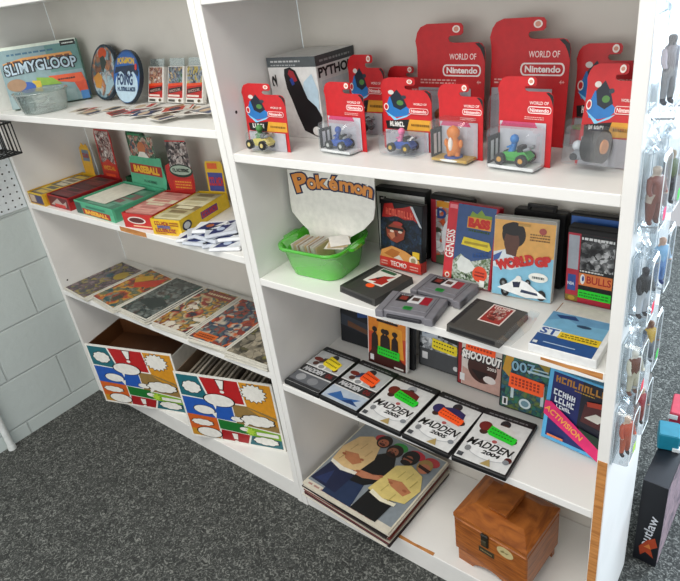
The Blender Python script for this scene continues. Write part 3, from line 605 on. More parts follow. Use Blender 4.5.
blocky(f, .10, .67, .44, .75, '#dfe3ea', 5, -.05, 2); blocky(f, .13, .57, .44, .65, '#dfe3ea', 5, -.05, 3); blocky(f, .17, .50, .40, .55, '#dfe3ea', 5, -.05, 4)
f.poly([(.58, .7), (.95, .76), (1, .6), (.95, .42), (.55, .45)], '#5a2a2c'); f.poly([(.6, .74), (.95, .8), (.95, .73), (.62, .68)], '#b4452c'); f.poly([(.6, .52), (.75, .62), (.9, .6), (.8, .5)], '#d5d3cb'); f.poly([(.55, .35), (1, .3), (1, .1), (.6, .15)], '#1f3d2a')
f.poly([(0, .55), (.0, .36), (.88, -.0), (1.0, .0), (1.0, .1), (.1, .56)], '#dd2c78'); f.text('ACTIVISION', -.01, .30, .65, .38, '#efb04a', rot=-27, bold=.02)
f.rect(.9, .12, 1, .42, '#e8e6e2'); f.rect(.1, .07, .35, .1, '#e58a5c'); f.build('front_print', t)

# ================================================================== RB : records and shoe-shine box
recs = ['#3b1f22', '#d9d4c8', '#25201f', '#6b2a30', '#b9b2a4', '#1d2024', '#88443a', '#ded9cc', '#2c2425', '#4d2830', '#c9c3b6', '#d6d0c2']
ordn = ['second', 'third', 'fourth', 'fifth', 'sixth', 'seventh', 'eighth', 'ninth', 'tenth', 'eleventh', 'bottom']
zt = RB+.0004; n = 12
for i in range(n):
    top = i == n-1
    th = .0042
    dx, dy, ry_ = (0, 0, 0) if top else (random.uniform(-.006, .006), random.uniform(-.006, .004), random.uniform(-1, 1))
    lb = 'record sleeve with a photo of four bearded men, on top of the stack' if top else 'record sleeve in the stack, %s from the top' % (['twelfth, lowest of all'] + ['eleventh', 'tenth', 'ninth', 'eighth', 'seventh', 'sixth', 'fifth', 'fourth', 'third', 'second'])[i]
    t = thing('record_sleeve', lb, 'record', (.0445+dx, -.022+dy, zt), -3+ry_, 0, 'records stacked on the bottom shelf')
    f = MB(); f.box(0, 0, 0, .328, .314, th, recs[i], .0008); f.build('sleeve', t)
    zt += th+.0003
    if top:
        f = MB(); f.face((0, 0, th), (.328, 0, 0), (0, .314, 0))
        f.rect(.0, 0, 1, 1, '#d8d2c0'); f.rect(.012, .05, .985, .99, '#8f979d'); f.rect(.012, .01, .985, .07, '#d3cdbf'); scratch(f, .05, .02, .8, .06, '#b08a80', 1)
        for u0, u1, c_ in ((.22, .38, '#b8434a'), (.44, .6, '#3f9a4e'), (.62, .8, '#c23b4c'), (.8, .96, '#b8434a')): f.ell((u0+u1)/2, .9, (u1-u0)/2, .06, c_)
        # man in black at the middle, arms folded
        f.poly([(.22, .03), (.22, .3), (.5, .36), (.56, .03)], '#2c3e5e')
        f.poly([(.36, .28), (.3, .42), (.34, .66), (.44, .76), (.56, .76), (.64, .6), (.6, .4), (.5, .3)], '#17181b'); f.ell(.5, .83, .085, .09, '#31201a'); f.ell(.49, .81, .055, .06, '#a96f55'); f.ell(.49, .77, .055, .03, '#3a241c')
        f.poly([(.32, .44), (.5, .46), (.62, .52), (.6, .44), (.44, .37), (.32, .37)], '#bd8266')
        # left man, cream shirt and jeans
        f.poly([(.02, .1), (.06, .42), (.36, .36), (.34, .08)], '#232c4c'); f.poly([(.06, .12), (.2, .12), (.16, .3)], '#2d3c66')
        f.poly([(.04, .4), (.02, .6), (.08, .8), (.2, .88), (.34, .82), (.4, .62), (.36, .42), (.2, .36)], '#d9bd8e'); f.ell(.34, .88, .08, .09, '#2e1b15'); f.ell(.34, .86, .055, .055, '#b57055')
        f.poly([(.08, .56), (.22, .60), (.32, .52), (.26, .45), (.14, .48)], '#bf8560'); f.poly([(.04, .41), (.2, .38), (.36, .40), (.36, .36), (.2, .33), (.05, .37)], '#e6e2d6')
        # man behind with cap of dark hair
        f.ell(.68, .84, .085, .1, '#171214'); f.ell(.67, .80, .05, .06, '#a0664d'); f.ell(.67, .76, .055, .035, '#1d1514'); f.rect(.61, .81, .72, .835, '#111')
        # right man, yellow shirt, black trousers
        f.poly([(.56, .03), (.58, .32), (.86, .3), (.84, .03)], '#16181b')
        f.poly([(.56, .3), (.6, .52), (.62, .68), (.74, .76), (.9, .7), (.98, .54), (.94, .34), (.74, .28)], '#dac884'); f.ell(.85, .82, .075, .09, '#a88a55'); f.ell(.86, .79, .055, .065, '#c08063'); f.poly([(.79, .82), (.93, .8), (.92, .76), (.8, .78)], '#3a1512')
        f.poly([(.64, .5), (.78, .54), (.92, .48), (.88, .4), (.72, .44)], '#bf8560'); f.poly([(.6, .32), (.74, .28), (.88, .3), (.88, .26), (.74, .24), (.6, .27)], '#e8e2cc')
        for u_, v_, c_ in ((.12, .66, '#bfa274'), (.2, .72, '#bfa274'), (.3, .66, '#c4a678'), (.1, .5, '#b99b6c'), (.72, .62, '#bfae6a'), (.8, .64, '#bfae6a'), (.88, .58, '#b9a862'), (.68, .4, '#bfae6a'), (.8, .34, '#bfae6a')):
            f.poly([(u_-.006, v_-.06), (u_+.012, v_+.05), (u_+.022, v_+.04), (u_+.004, v_-.06)], c_)
        for u_, v_ in ((.34, .87), (.49, .825)): f.ell(u_-.02, v_, .009, .006, '#1a1210'); f.ell(u_+.02, v_, .009, .006, '#1a1210'); f.ell(u_, v_-.035, .035, .016, '#3a241c'); f.ell(u_, v_-.032, .016, .006, '#8c4a3c')
        for u_, v_ in ((.10, .52), (.30, .55), (.70, .47), (.86, .46), (.36, .41), (.58, .48)): f.ell(u_, v_, .022, .014, '#a8694a')
        f.build('cover_print', t)
# shoe-shine box
t = thing('shoe_shine_box', 'orange-brown wooden shoe shine box with a footrest on its lid', 'wooden box', (.540, .030, RB+.0004), -6)
W_, D_ = .205, .17
f = MB(); f.box(.0, .0, .042, W_, D_, .158, 'shoe_wood', .004); f.build('body', t)
f = MB()
for (y0, y1) in ((.004, .018), (D_-.018, D_-.004)):
    pts = [(.008, 0), (.05, 0), (.062, .014), (.085, .024), (W_/2, .027), (W_-.085, .024), (W_-.062, .014), (W_-.05, 0), (W_-.008, 0), (W_-.008, .046), (.008, .046)]
    f.prism(pts, (0, y0, 0), (1, 0, 0), (0, 0, 1), (0, -1, 0), y1-y0, 'shoe_wood')
f.box(.008, .018, .02, .02, D_-.018, .046, 'shoe_wood'); f.box(W_-.02, .018, .02, W_-.008, D_-.018, .046, 'shoe_wood'); f.build('plinth', t)
f = MB(); f.loft([[(.001, .001, .159), (W_-.001, .001, .159), (W_-.001, D_-.001, .159), (.001, D_-.001, .159)], [(0, 0, .161), (W_, 0, .161), (W_, D_, .161), (0, D_, .161)], [(0, 0, .172), (W_, 0, .172), (W_, D_, .172), (0, D_, .172)], [(.035, .05, .186), (W_-.035, .05, .186), (W_-.035, D_-.03, .186), (.035, D_-.03, .186)]], 'shoe_wood'); ld = f.build('lid', t)
f = MB(); f.loft([[(W_/2-.022, .055, .184), (W_/2+.022, .055, .184), (W_/2+.022, .13, .184), (W_/2-.022, .13, .184)], [(W_/2-.024, .045, .200), (W_/2+.024, .045, .200), (W_/2+.026, .15, .204), (W_/2-.026, .15, .204)], [(W_/2-.026, .04, .211), (W_/2+.026, .04, .211), (W_/2+.028, .155, .215), (W_/2-.028, .155, .215)]], 'shoe_wood'); f.build('footrest', t)
f = MB(); f.box(.083, -.006, .118, .103, 0, .160, '#2e2a1c', .0015); f.box(.086, -.0085, .126, .100, -.005, .142, '#4a4430', .001); f.tube([(.083, -.005, .157), (.103, -.005, .157)], .0025, '#1d1a12'); o = f.build('latch', t); o['label'] = 'dark metal latch'
f = MB(); f.box(.074, -.0015, .088, .118, 0, .106, '#5a4e33', .0005); f.face((.074, -.0015, .088), (.044, 0, 0), (0, 0, .018)); f.rect(.05, .12, .95, .88, '#3a3324'); scratch(f, .12, .3, .88, .75, '#a2936a', 1); f.build('name_plate', t)
f = MB(); f.face((.125, -.0002, .115), (.045, 0, 0), (0, 0, .04)); f.ell(.5, .5, .5, .42, '#c9bb8e'); f.poly([(.2, .45), (.4, .62), (.5, .5), (.75, .6), (.6, .4), (.45, .45), (.3, .35)], '#8f8358'); f.build('decal', t)['label'] = 'oval cream decal'

# ================================================================== R1 : toys in packs
CARD = [(0, 0), (1, 0), (1, .76), (.985, .80), (.95, .83), (.90, .84), (.55, .84), (.50, .85), (.48, .875), (.50, .895), (.66, .90), (.69, .92), (.69, .97), (.66, .995), (.60, 1), (.16, 1), (.06, .975), (.01, .93), (-.02, .86), (0, .80), (.01, .7)]
def kart(t, x, y, z, col, hub, acc, s=1.0):
    k = MB(); k.M = Matrix.Translation((x, y, z)) @ Matrix.Scale(s, 4)
    k.loft([[(-.026, -.009, .006), (.022, -.009, .006), (.022, .009, .006), (-.026, .009, .006)], [(-.028, -.010, .012), (.026, -.010, .012), (.026, .010, .012), (-.028, .010, .012)], [(-.012, -.007, .018), (.018, -.008, .020), (.018, .008, .020), (-.012, .007, .018)]], col)
    k.box(.006, -.008, .018, .014, .008, .028, '#1f2124', .001); k.cyl((-.010, 0, .018), (-.004, 0, .026), .001, .001, '#222'+'222', 6); k.cyl((.016, -.006, .022), (.026, -.006, .026), .002, .003, '#9a9c9e', 8); k.cyl((.016, .006, .022), (.026, .006, .026), .002, .003, '#9a9c9e', 8)
    toy = k.build('toy_kart', t)
    k = MB(); k.M = Matrix.Translation((x, y, z)) @ Matrix.Scale(s, 4)
    k.loft([[(-.006+.006*math.cos(a), .006*math.sin(a), .018) for a in [i*math.pi/4 for i in range(8)]], [(-.002+.0045*math.cos(a), .0045*math.sin(a), .030) for a in [i*math.pi/4 for i in range(8)]]], acc, (True, True), True); k.ball((-.002, 0, .036), .0065, .0065, .007, acc)
    k.cyl((-.003, -.005, .027), (-.012, -.003, .024), .0018, .0015, acc, 6); k.cyl((-.003, .005, .027), (-.012, .003, .024), .0018, .0015, acc, 6); k.build('driver', toy)
    for sx in (-.018, .016):
        for sy in (-1, 1):
            k = MB(); k.M = Matrix.Translation((x, y, z)) @ Matrix.Scale(s, 4)
            k.cyl((sx, sy*.0085, .0085), (sx, sy*.016, .0085), .0085, .0085, '#1b1c1e', 14); k.cyl((sx, sy*.0155, .0085), (sx, sy*.0168, .0085), .0042, .0036, hub, 10); k.build('wheel', toy)
    return toy
def headerart(f, v0=.44, scale=1.0):
    """blue kart splash on the card's upper left"""
    f.poly([(.06, v0+.12), (.16, v0+.30), (.28, v0+.28), (.46, v0+.20), (.60, v0+.12), (.5, v0+.05), (.3, v0+.02), (.12, v0+.03)], '#2d7fc0'); f.poly([(.05, v0+.10), (.3, v0+.0), (.6, v0+.08), (.5, v0+.03), (.25, v0-.03)], '#8fd0ee')
    f.poly([(.18, v0+.3), (.32, v0+.40), (.44, v0+.30), (.52, v0+.18), (.38, v0+.12), (.24, v0+.16)], '#1d2a3a'); f.ell(.38, v0+.22, .07, .035, '#5a8a4a'); f.ell(.20, v0+.36, .06, .03, '#dcd9d4'); f.ell(.46, v0+.3, .05, .025, '#3a4450')
def pack(label, x, y, yaw, lean, w, h, style, bl=None, toy=None, name='LUIGI', ry=0):
    t = thing('toy_pack', label, 'toy pack', (x, y, R1+.0004+.0015*math.sin(R(lean))), yaw, lean, 'carded toys on the upper shelf', ry)
    f = MB(); pts = [(u*w, v*h) for u, v in CARD]
    f.prism(pts, (0, 0, 0), (1, 0, 0), (0, 0, 1), (0, -1, 0), .0012, '#c9252c'); f.build('card', t)
    f = MB(); f.face((0, 0, 0), (w, 0, 0), (0, 0, h))
    f.poly([(.92, .835), (.985, .80), (.998, .76), (.998, .68), (.97, .74), (.93, .79), (.86, .832)], '#1b191b')
    if style in ('kart', 'big_kart'):
        headerart(f); f.poly([(.06, .40), (.56, .44), (.50, .29), (.08, .29)], '#16171a'); f.poly([(.56, .44), (.99, .44), (.99, .30), (.50, .29)], '#dba53a'); (f.text(name, .16, .33, .44, .40, '#eceae6', bold=.03) if name == 'LUIGI' else blocky(f, .15, .33, .46, .40, '#eceae6', 6, 0, 4)); scratch(f, .6, .34, .95, .40, '#8d6a1e', 1)
        f.ell(.10, .60, .05, .05, '#e9e4e0'); f.ell(.10, .60, .035, .035, '#c9252c')
        f.rrect(.57, .52, .95, .60, .04, .038, '#ecd8d4'); f.rrect(.58, .527, .94, .593, .035, .032, '#c9252c'); f.text('Nintendo', .61, .538, .91, .582, '#f1e9e5', bold=.02); f.text('WORLD OF', .66, .64, .92, .67, '#eed9d4'); f.rect(.06, .0, .94, .28, '#b9b7bd')
    elif style == 'world':
        f.text('WORLD OF', .50, .70, .88, .75, '#f2dfdb', bold=.01); f.rrect(.40, .56, .95, .66, .05, .05, '#f3e9e6'); f.rrect(.42, .572, .93, .648, .04, .038, '#c9252c'); f.text('Nintendo', .46, .585, .90, .638, '#f4efec', bold=.035)
        scratch(f, .06, .49, .6, .54, '#e9b9b4', 2); f.rect(.03, .0, .82, .46, '#b5b4ba'); f.text('4+', .9, .5, .96, .53, '#e9b9b4')
    else:
        f.text('WORLD OF', .58, .70, .92, .735, '#f2dfdb'); f.rrect(.55, .60, .97, .68, .04, .038, '#f3e9e6'); f.rrect(.56, .61, .96, .67, .035, .03, '#c9252c'); f.text('Nintendo', .59, .618, .93, .66, '#f4efec', bold=.02)
        scratch(f, .5, .53, .85, .57, '#e9b9b4', 2); f.rect(.04, .02, .9, .5, '#c7c5ca'); f.poly([(.05, .44), (.75, .44), (.7, .5), (.1, .5)], '#d0577f')
    f.ell(.60, .95, .055, .04 if w < .12 else .03, '#f0e6df'); f.ell(.60, .95, .035, .02, '#d69a86'); f.build('card_print', t)
    if bl:
        u0, u1, v0, v1, dp, base = bl
        a, c, z0, z1 = u0*w, u1*w, v0*h, v1*h
        f = MB(); f.loft([rr2(a, c, z0, z1, .012, -.0006), rr2(a, c, z0, z1, .012, -dp*.85), rr2(a+.006, c-.006, z0+.003, z1-.008, .010, -dp)], 'clear_plastic', (False, True)); f.build('blister', t)
        if base:
            f = MB(); f.box(a+.002, -dp*.84, z0+.0015, c-.002, -.001, z0+.007, base, .001); f.face((a+.002, -dp*.84, z0+.0015), (c-a-.004, 0, 0), (0, 0, .0055)); f.ell(.5, .5, .25, .45, '#f1f1ee'); f.build('insert', t)
            f = MB(); f.box(a+.001, -dp*.82, z0+.007, a+.003, -.002, z1*.75, '#1c1c1e'); f.face((a+.003, -dp*.82, z0+.007), (0, dp*.8, 0), (0, 0, z1*.6)); f.rect(.2, .1, .45, .9, '#dedede'); f.rect(.6, .1, .8, .9, '#dedede')
            f.face((a+.001, -.002, z0+.007), (0, -dp*.8, 0), (0, 0, z1*.6)); f.rect(.2, .1, .45, .9, '#dedede'); f.rect(.6, .1, .8, .9, '#dedede'); f.build('side_insert', t)
        if toy: toy(t, (a+c)/2, -dp*.45, z0+(.0075 if base else .004))
    return t
def rr2(a, c, z0, z1, r, y):
    pts = []
    for cx, cz, a0 in ((c-r, z1-r, 0), (a+r, z1-r, 90), (a+r, z0+r*.2, 180), (c-r, z0+r*.2, 270)):
        for k in range(5):
            q = R(a0+22.5*k); rz = r if a0 < 180 else r*.2
            pts.append((cx+r*math.cos(q), y, cz+rz*math.sin(q)))
    return pts[::-1]
# peripheral box (tall, two faces seen)
t = thing('controller_box', 'tall white joystick box with a grey top band in the back corner', 'box', (.032, .152, R1+.0004), 0)
f = MB(); f.box(0, 0, 0, .150, .145, .187, '#dfe0de', .001); f.build('box', t)
f = MB(); f.face((0, 0, 0), (.150, 0, 0), (0, 0, .187)); f.rect(0, .88, 1, 1, '#5d6467'); scratch(f, .08, .93, .7, .97, '#c8cccc', 1); scratch(f, .08, .89, .6, .92, '#aab0b0', 1)
f.poly([(.6, .2), (.72, .7), (.9, .8), (.99, .6), (.95, .2)], '#bcd3e0'); f.text('2', .02, .68, .2, .76, '#1c1c1e', rot=90, bold=.04)
f.poly([(.34, .78), (.36, .86), (.48, .88), (.58, .84), (.66, .7), (.76, .5), (.92, .4), (1.0, .28), (.96, .12), (.8, .04), (.6, .1), (.5, .3), (.42, .5), (.36, .62)], '#1a1c20'); f.poly([(.42, .8), (.46, .85), (.54, .83), (.6, .72), (.52, .7)], '#a3303c'); f.poly([(.44, .73), (.5, .76), (.54, .68), (.48, .66)], '#2f4f9c')
f.ell(.86, .1, .1, .07, '#222'+'222'); f.ell(.86, .1, .085, .058, '#e2e2e0'); f.build('front_print', t)
f = MB(); f.face((.150, 0, 0), (0, .145, 0), (0, 0, .187)); f.rect(0, .88, 1, 1, '#4b5154'); scratch(f, .1, .91, .9, .96, '#9aa0a0', 1); f.text('PYTHON', .04, .74, .96, .86, '#17181a', bold=.04); f.rect(.1, .4, .9, .7, '#cfd6d8'); f.build('side_print', t)

K = lambda col, hub, acc, s=1.15: (lambda t, x, y, z: kart(t, x, y, z, col, hub, acc, s))
pack('small red carded toy kart pack, yellow kart, leftmost on the upper shelf', .030, .050, -3, 4, .138, .148, 'kart', (.16, .74, .02, .30, .032, None), K('#d9c860', '#d6c68a', '#4d8a4a', 1.25), 'LUIGI')
pack('red carded toy pack behind, its kart art showing above the blue kart pack', .205, .222, -6, 6, .108, .175, 'kart', (.12, .8, .03, .28, .03, None), K('#7a7d80', '#b9b9b4', '#2f5fa8'), 'MARIO')
pack('red carded toy pack at the back, mostly hidden, left of the pink blister pack', .290, .262, -6, 6, .105, .142, 'kart', (.12, .8, .03, .28, .025, None), None, 'YOSHI')
pack('small carded toy with a blue kart, in front of the white joystick box', .236, .100, -6, 3, .112, .142, 'small', (.08, .88, .0, .46, .046, '#e4e4e2'), K('#3a62b0', '#c9c9c4', '#2f5aa8', 1.1))
pack('red carded toy with a blue and yellow kart under a pink-topped blister', .366, .128, -5, 3, .124, .145, 'kart', (.16, .92, .0, .30, .05, None), K('#2f57a5', '#d8b43a', '#e58ab0', 1.1), 'TOAD')
def figure(t, x, y, z, c1, c2, base):
    k = MB(); k.M = Matrix.Translation((x, y, z))
    k.loft([[(rx*math.cos(a)+ox, rx*.8*math.sin(a), zz) for a in [i*math.pi/6 for i in range(12)]] for zz, rx, ox in ((.004, .010, 0), (.010, .014, 0), (.022, .015, 0), (.032, .011, 0), (.036, .009, 0), (.042, .013, 0), (.050, .013, 0), (.056, .008, 0), (.059, .002, 0))], c1, (True, True), True)
    k.ball((.0, -.010, .026), .005, .004, .013, c2); k.ball((-.016, 0, .026), .004, .004, .008, c1); k.ball((.016, 0, .026), .004, .004, .008, c1); k.cyl((-.004, -.006, 0), (-.004, -.006, .01), .005, .005, c1, 10); k.cyl((.01, -.002, 0), (.01, -.002, .01), .005, .005, c1, 10)
    o = k.build('toy_figure', t); b_ = MB(); b_.M = Matrix.Translation((x, y, z)); b_.cyl((0, 0, -.0002), (0, 0, .003), .018, .017, base, 20); b_.build('stand', t)
pack('tall red carded toy with a wide blister, behind the orange figure pack', .392, .222, -6, 5, .165, .230, 'world', (.1, .78, .02, .45, .04, None), lambda t, x, y, z: figure(t, x, y, z, '#8a5a24', '#caa04a', '#9a9ca0'))
pack('small carded toy with an orange figure over a gold base', .512, .105, -5, 3, .096, .138, 'small', (.05, .9, .0, .58, .045, '#c9a54a'), lambda t, x, y, z: figure(t, x, y, z, '#e08a2e', '#efe6dc', '#2f4f9c'))
pack('tallest red carded toy, behind the green and blue kart pack', .560, .222, -6, 5, .160, .231, 'world', (.1, .78, .02, .42, .04, None), lambda t, x, y, z: figure(t, x, y, z, '#b9a06a', '#8d6a3c', '#2a2b2e'))
pack('small carded toy with a green and blue kart on a white stand', .636, .100, -6, 3, .102, .152, 'small', (.02, .92, .0, .48, .05, '#e4e4e2'), K('#46a848', '#d3a04e', '#3a86c4', 1.2))
pack('red carded toy with a green-topped round tub, between the tall pack and the tyre pack', .722, .232, -6, 7, .112, .180, 'big_kart', (.05, .6, .02, .30, .05, None), lambda t, x, y, z: (lambda k: (k.cyl((x, y, z), (x, y, z+.028), .022, .022, '#a33a48', 24), k.cyl((x, y, z+.028), (x, y, z+.032), .0225, .0225, '#3aa84a', 24), k.build('toy_tub', t)))(MB()), 'RACE')
def tyre(t, x, y, z):
    k = MB(); k.cyl((x-.012, y, z+.028), (x+.014, y-.004, z+.028), .027, .027, '#1b1c1e', 28); k.build('toy_wheel', t)
    k = MB(); k.cyl((x+.014, y-.004, z+.028), (x+.0165, y-.0044, z+.028), .012, .011, '#d9914a', 20); k.build('hub', t)
    k = MB(); k.box(x-.034, y-.012, z+.004, x-.012, y+.012, z+.02, '#8b8e92', .004); k.ball((x-.03, y, z+.026), .009, .009, .009, '#c9ccd0'); k.cyl((x-.03, y-.014, z+.008), (x-.03, y+.014, z+.008), .006, .006, '#2a2b2e', 14); k.build('toy_chassis', t)
pack('red carded toy leaning at the right end with a big black tyre in its blister', .768, .125, -6, 15, .092, .165, 'big_kart', (.0, .95, .01, .40, .07, None), tyre, 'MARIO')

# ================================================================== L1
t = thing('game_box', 'colourful slime activity box leaning in the corner of the top shelf', 'game box', (-1.122, .040, L1+.0058), 50, 10)
f = MB(); f.box(0, 0, 0, .262, .032, .2, '#9fc2b4', .001); f.build('box', t)
f = MB(); f.face((0, 0, 0), (.262, 0, 0), (0, 0, .2)); f.rect(0, 0, 1, .97, '#8fa9ad'); f.rect(0, .95, 1, 1, '#dfe9dc'); f.rect(.6, .5, 1, .94, '#6f9a96'); f.rect(.8, .9, .99, .98, '#1d2422'); scratch(f, .82, .92, .97, .96, '#e0e6e0', 1)
scratch(f, .12, .84, .7, .90, '#4d7a92', 1)
f.poly([(.04, .74), (.3, .80), (.9, .80), (.92, .74), (.06, .68)], '#d9a05c'); scratch(f, .1, .71, .88, .79, '#7c4a2a', 1)
f.text('SLIMYGLOOP', .03, .52, .96, .73, '#1c2530', bold=.14, arc=.15); f.text('SLIMYGLOOP', .045, .535, .945, .715, '#b9cdd9', bold=.02, arc=.15)
f.poly([(.55, .45), (.97, .44), (1, .28), (.9, .28), (.6, .36)], '#e2622c'); f.poly([(.85, .3), (1, .3), (1, .05), (.9, .1)], '#d9552a'); f.poly([(.4, .46), (.6, .42), (.7, .3), (.4, .32)], '#8db33f'); f.poly([(.34, .42), (.44, .40), (.44, .22), (.34, .24)], '#d3b83a'); f.ell(.26, .32, .11, .09, '#2f62b0'); f.ell(.14, .38, .12, .1, '#a98a6c')
f.rect(.9, .0, 1, .14, '#4a8ac4'); scratch(f, .66, .35, .88, .40, '#3a1c12', 1); f.rect(0, 0, .85, .2, '#9aaeb0'); f.build('front_print', t)
f = MB(); f.face((.262, 0, 0), (0, .032, 0), (0, 0, .2)); f.rect(0, 0, 1, 1, '#86b3a5'); f.rect(.1, .05, .9, .3, '#3f7fc0'); f.build('side_print', t)
# round clear tub with silver pieces
t = thing('plastic_container', 'clear round container of small silver packets in front of the slime box', 'container', (-.958, .074, L1+.0004))
def ring(r, z, n=28, sx=1.1): return [(r*sx*math.cos(2*math.pi*k/n), r*math.sin(2*math.pi*k/n), z) for k in range(n)]
f = MB(); f.loft([ring(.066, .001), ring(.070, .01), ring(.082, .062), ring(.086, .063), ring(.086, .067), ring(.080, .067), ring(.068, .012), ring(.060, .004)], 'cloudy_plastic', (True, True), True); f.build('bowl', t)
rr_ = random.Random(4)
for i in range(26):
    a = rr_.uniform(0, 6.28); r_ = rr_.uniform(0, .048)
    p = thing('silver_packet', 'small %s packet inside the clear round container' % ['silver', 'white', 'dark grey', 'cream'][i % 4], 'packet', (-.958+r_*math.cos(a)*1.1, .074+r_*math.sin(a), L1+.010+.0015*i), rr_.uniform(0, 360), rr_.uniform(-14, 14), 'silver packets in the clear container')
    f = MB(); f.box(-.014, -.009, 0, .014, .009, .0016, ['#c9cdd0', '#e4e6e6', '#8d9296', '#d9d9d4'][i % 4], .0005); f.build('foil', p)
def disc(label, x, y, yaw, lean, r, fn):
    t = upright('round_tin', label, 'tin', x, y, L1, yaw, lean, .014, 'round tins on the top shelf')
    f = MB(); f.cyl((r, .013, r), (r, .0, r), r, r, '#2a3a48', 40); f.build('tin', t)
    f = MB(); f.face((0, 0, 0), (2*r, 0, 0), (0, 0, 2*r)); fn(f); f.build('lid_print', t)
def d1(f):
    f.ell(.5, .5, .48, .48, '#27404f', 40); f.ell(.5, .5, .46, .46, art('tin1', ['#33525f', '#7d99a6', '#a9bcc2', '#b8794a', '#4c6b74', '#8a5a3c'], 16), 40); f.ell(.45, .84, .17, .1, '#cf5a2c'); f.poly([(.35, .76), (.5, .8), (.62, .68), (.5, .5), (.4, .6)], '#3f4e48'); f.poly([(.1, .4), (.3, .5), (.45, .42), (.4, .2), (.2, .22)], '#c8944a'); f.poly([(.6, .3), (.85, .4), (.9, .3), (.7, .12), (.55, .1)], '#9fb9c2')
def d2(f):
    f.ell(.5, .5, .49, .49, '#2b5a92', 40); f.ell(.5, .5, .46, .46, '#2f6bb0', 40); f.ell(.5, .34, .42, .32, '#b8cedb', 30); f.poly([(.05, .55), (.3, .6), (.5, .5), (.75, .6), (.93, .5), (.95, .6), (.8, .72), (.4, .7), (.1, .68)], '#1f3350')
    f.text('POKéMON', .18, .72, .8, .84, '#d9b63a', bold=.05, arc=.2); f.ell(.6, .56, .1, .09, '#1c2c44'); f.ell(.6, .56, .05, .045, '#b0c4d4'); f.text('FOING', .16, .34, .74, .56, '#1f3f6c', bold=.04); blocky(f, .16, .23, .84, .31, '#2b4a70', 10); f.ell(.87, .68, .04, .06, '#cf4436')
disc('round metal tin with a grey and orange picture, left of the blue one', -.925, .228, -5, 17, .089, d1)
disc('round blue metal tin with white lower half and yellow lettering', -.735, .192, -4, 17, .081, d2)
for i, (x, lb, pc) in enumerate(((-.578, 'leftmost of the three', ['#6b5a52', '#c9a48a', '#7c2f2a', '#d8cfc4']), (-.484, 'middle one of the three', ['#3f6a3c', '#8f99a5', '#2c3a5c', '#c9b48a']), (-.398, 'rightmost of the three, beside the bookcase side', ['#24304f', '#c9b44a', '#8a97a8', '#2a2a2c']))):
    t = upright('card_pack', 'white and red sports card pack standing up, '+lb, 'card pack', x, .214+.002*i, L1, -3, 18, .014, 'sports card packs standing on the top shelf')
    f = MB(); f.box(0, 0, 0, .082, .014, .105, '#e3e0da', .001); f.build('wrapper', t)
    f = MB(); f.box(.004, .004, .105, .078, .006, .128, 'cloudy_plastic'); f.build('header_tab', t)
    f = MB(); f.face((0, 0, 0), (.082, 0, 0), (0, 0, .105)); f.rect(.06, .52, .92, .98, art('pk%d' % i, pc, 55)); f.rect(.04, .14, .95, .5, '#b8281e'); f.poly([(.04, .44), (.95, .5), (.95, .56), (.04, .52)], '#e0562a'); f.poly([(.08, .24), (.92, .34), (.92, .46), (.08, .38)], '#2a1612'); blocky(f, .14, .28, .86, .35, '#b59a92', 7, .1); f.rect(.1, .17, .8, .22, '#e8d9d0'); f.rect(.1, .03, .5, .09, '#55504a'); f.ell(.8, .07, .08, .04, '#6a5a3a'); f.build('front_print', t)
# loose cards lying on L1
rr_ = random.Random(11); lc = [('#c9c3b4', -.80, .06, 20), ('#8e8a7c', -.74, .055, -8), ('#b8a890', -.66, .09, 12), ('#a83a30', -.60, .07, -20), ('#d8d4cc', -.55, .11, 30), ('#b5322c', -.50, .06, 8), ('#c8c8c4', -.46, .10, -10), ('#2d3c66', -.42, .03, 28), ('#d9d6ce', -.36, .07, 10), ('#c2b9a6', -.33, .03, -15), ('#e2dfd8', -.29, .10, 5), ('#9c7a4a', -.38, .12, -30), ('#d3d0c9', -.24, .05, 22), ('#7c8088', -.22, .09, -8), ('#b9472f', -.31, .06, 40)]
for i, (c_, x, y, a) in enumerate(lc):
    t = thing('sports_card', ORD[sorted(range(15), key=lambda k: lc[k][1]).index(i)]+' loose sports card from the left, lying flat on the top shelf', 'sports card', (x, y, L1+.0006+.0011*i), a, 0, 'loose sports cards on the top shelf')
    f = MB(); f.box(0, 0, 0, .088, .063, .0008, '#e6e3dc'); f.face((0, 0, .0008), (.088, 0, 0), (0, .063, 0)); f.rect(.04, .05, .96, .95, c_); f.ell(.4, .5, .18, .36, ['#5a4a44', '#c9b49a', '#3a4454'][i % 3]); f.rect(.7, .12, .9, .88, ['#b8322a', '#2c3c6c', '#d6d2c8', '#4a4a4c'][i % 4]); f.build('card', t)

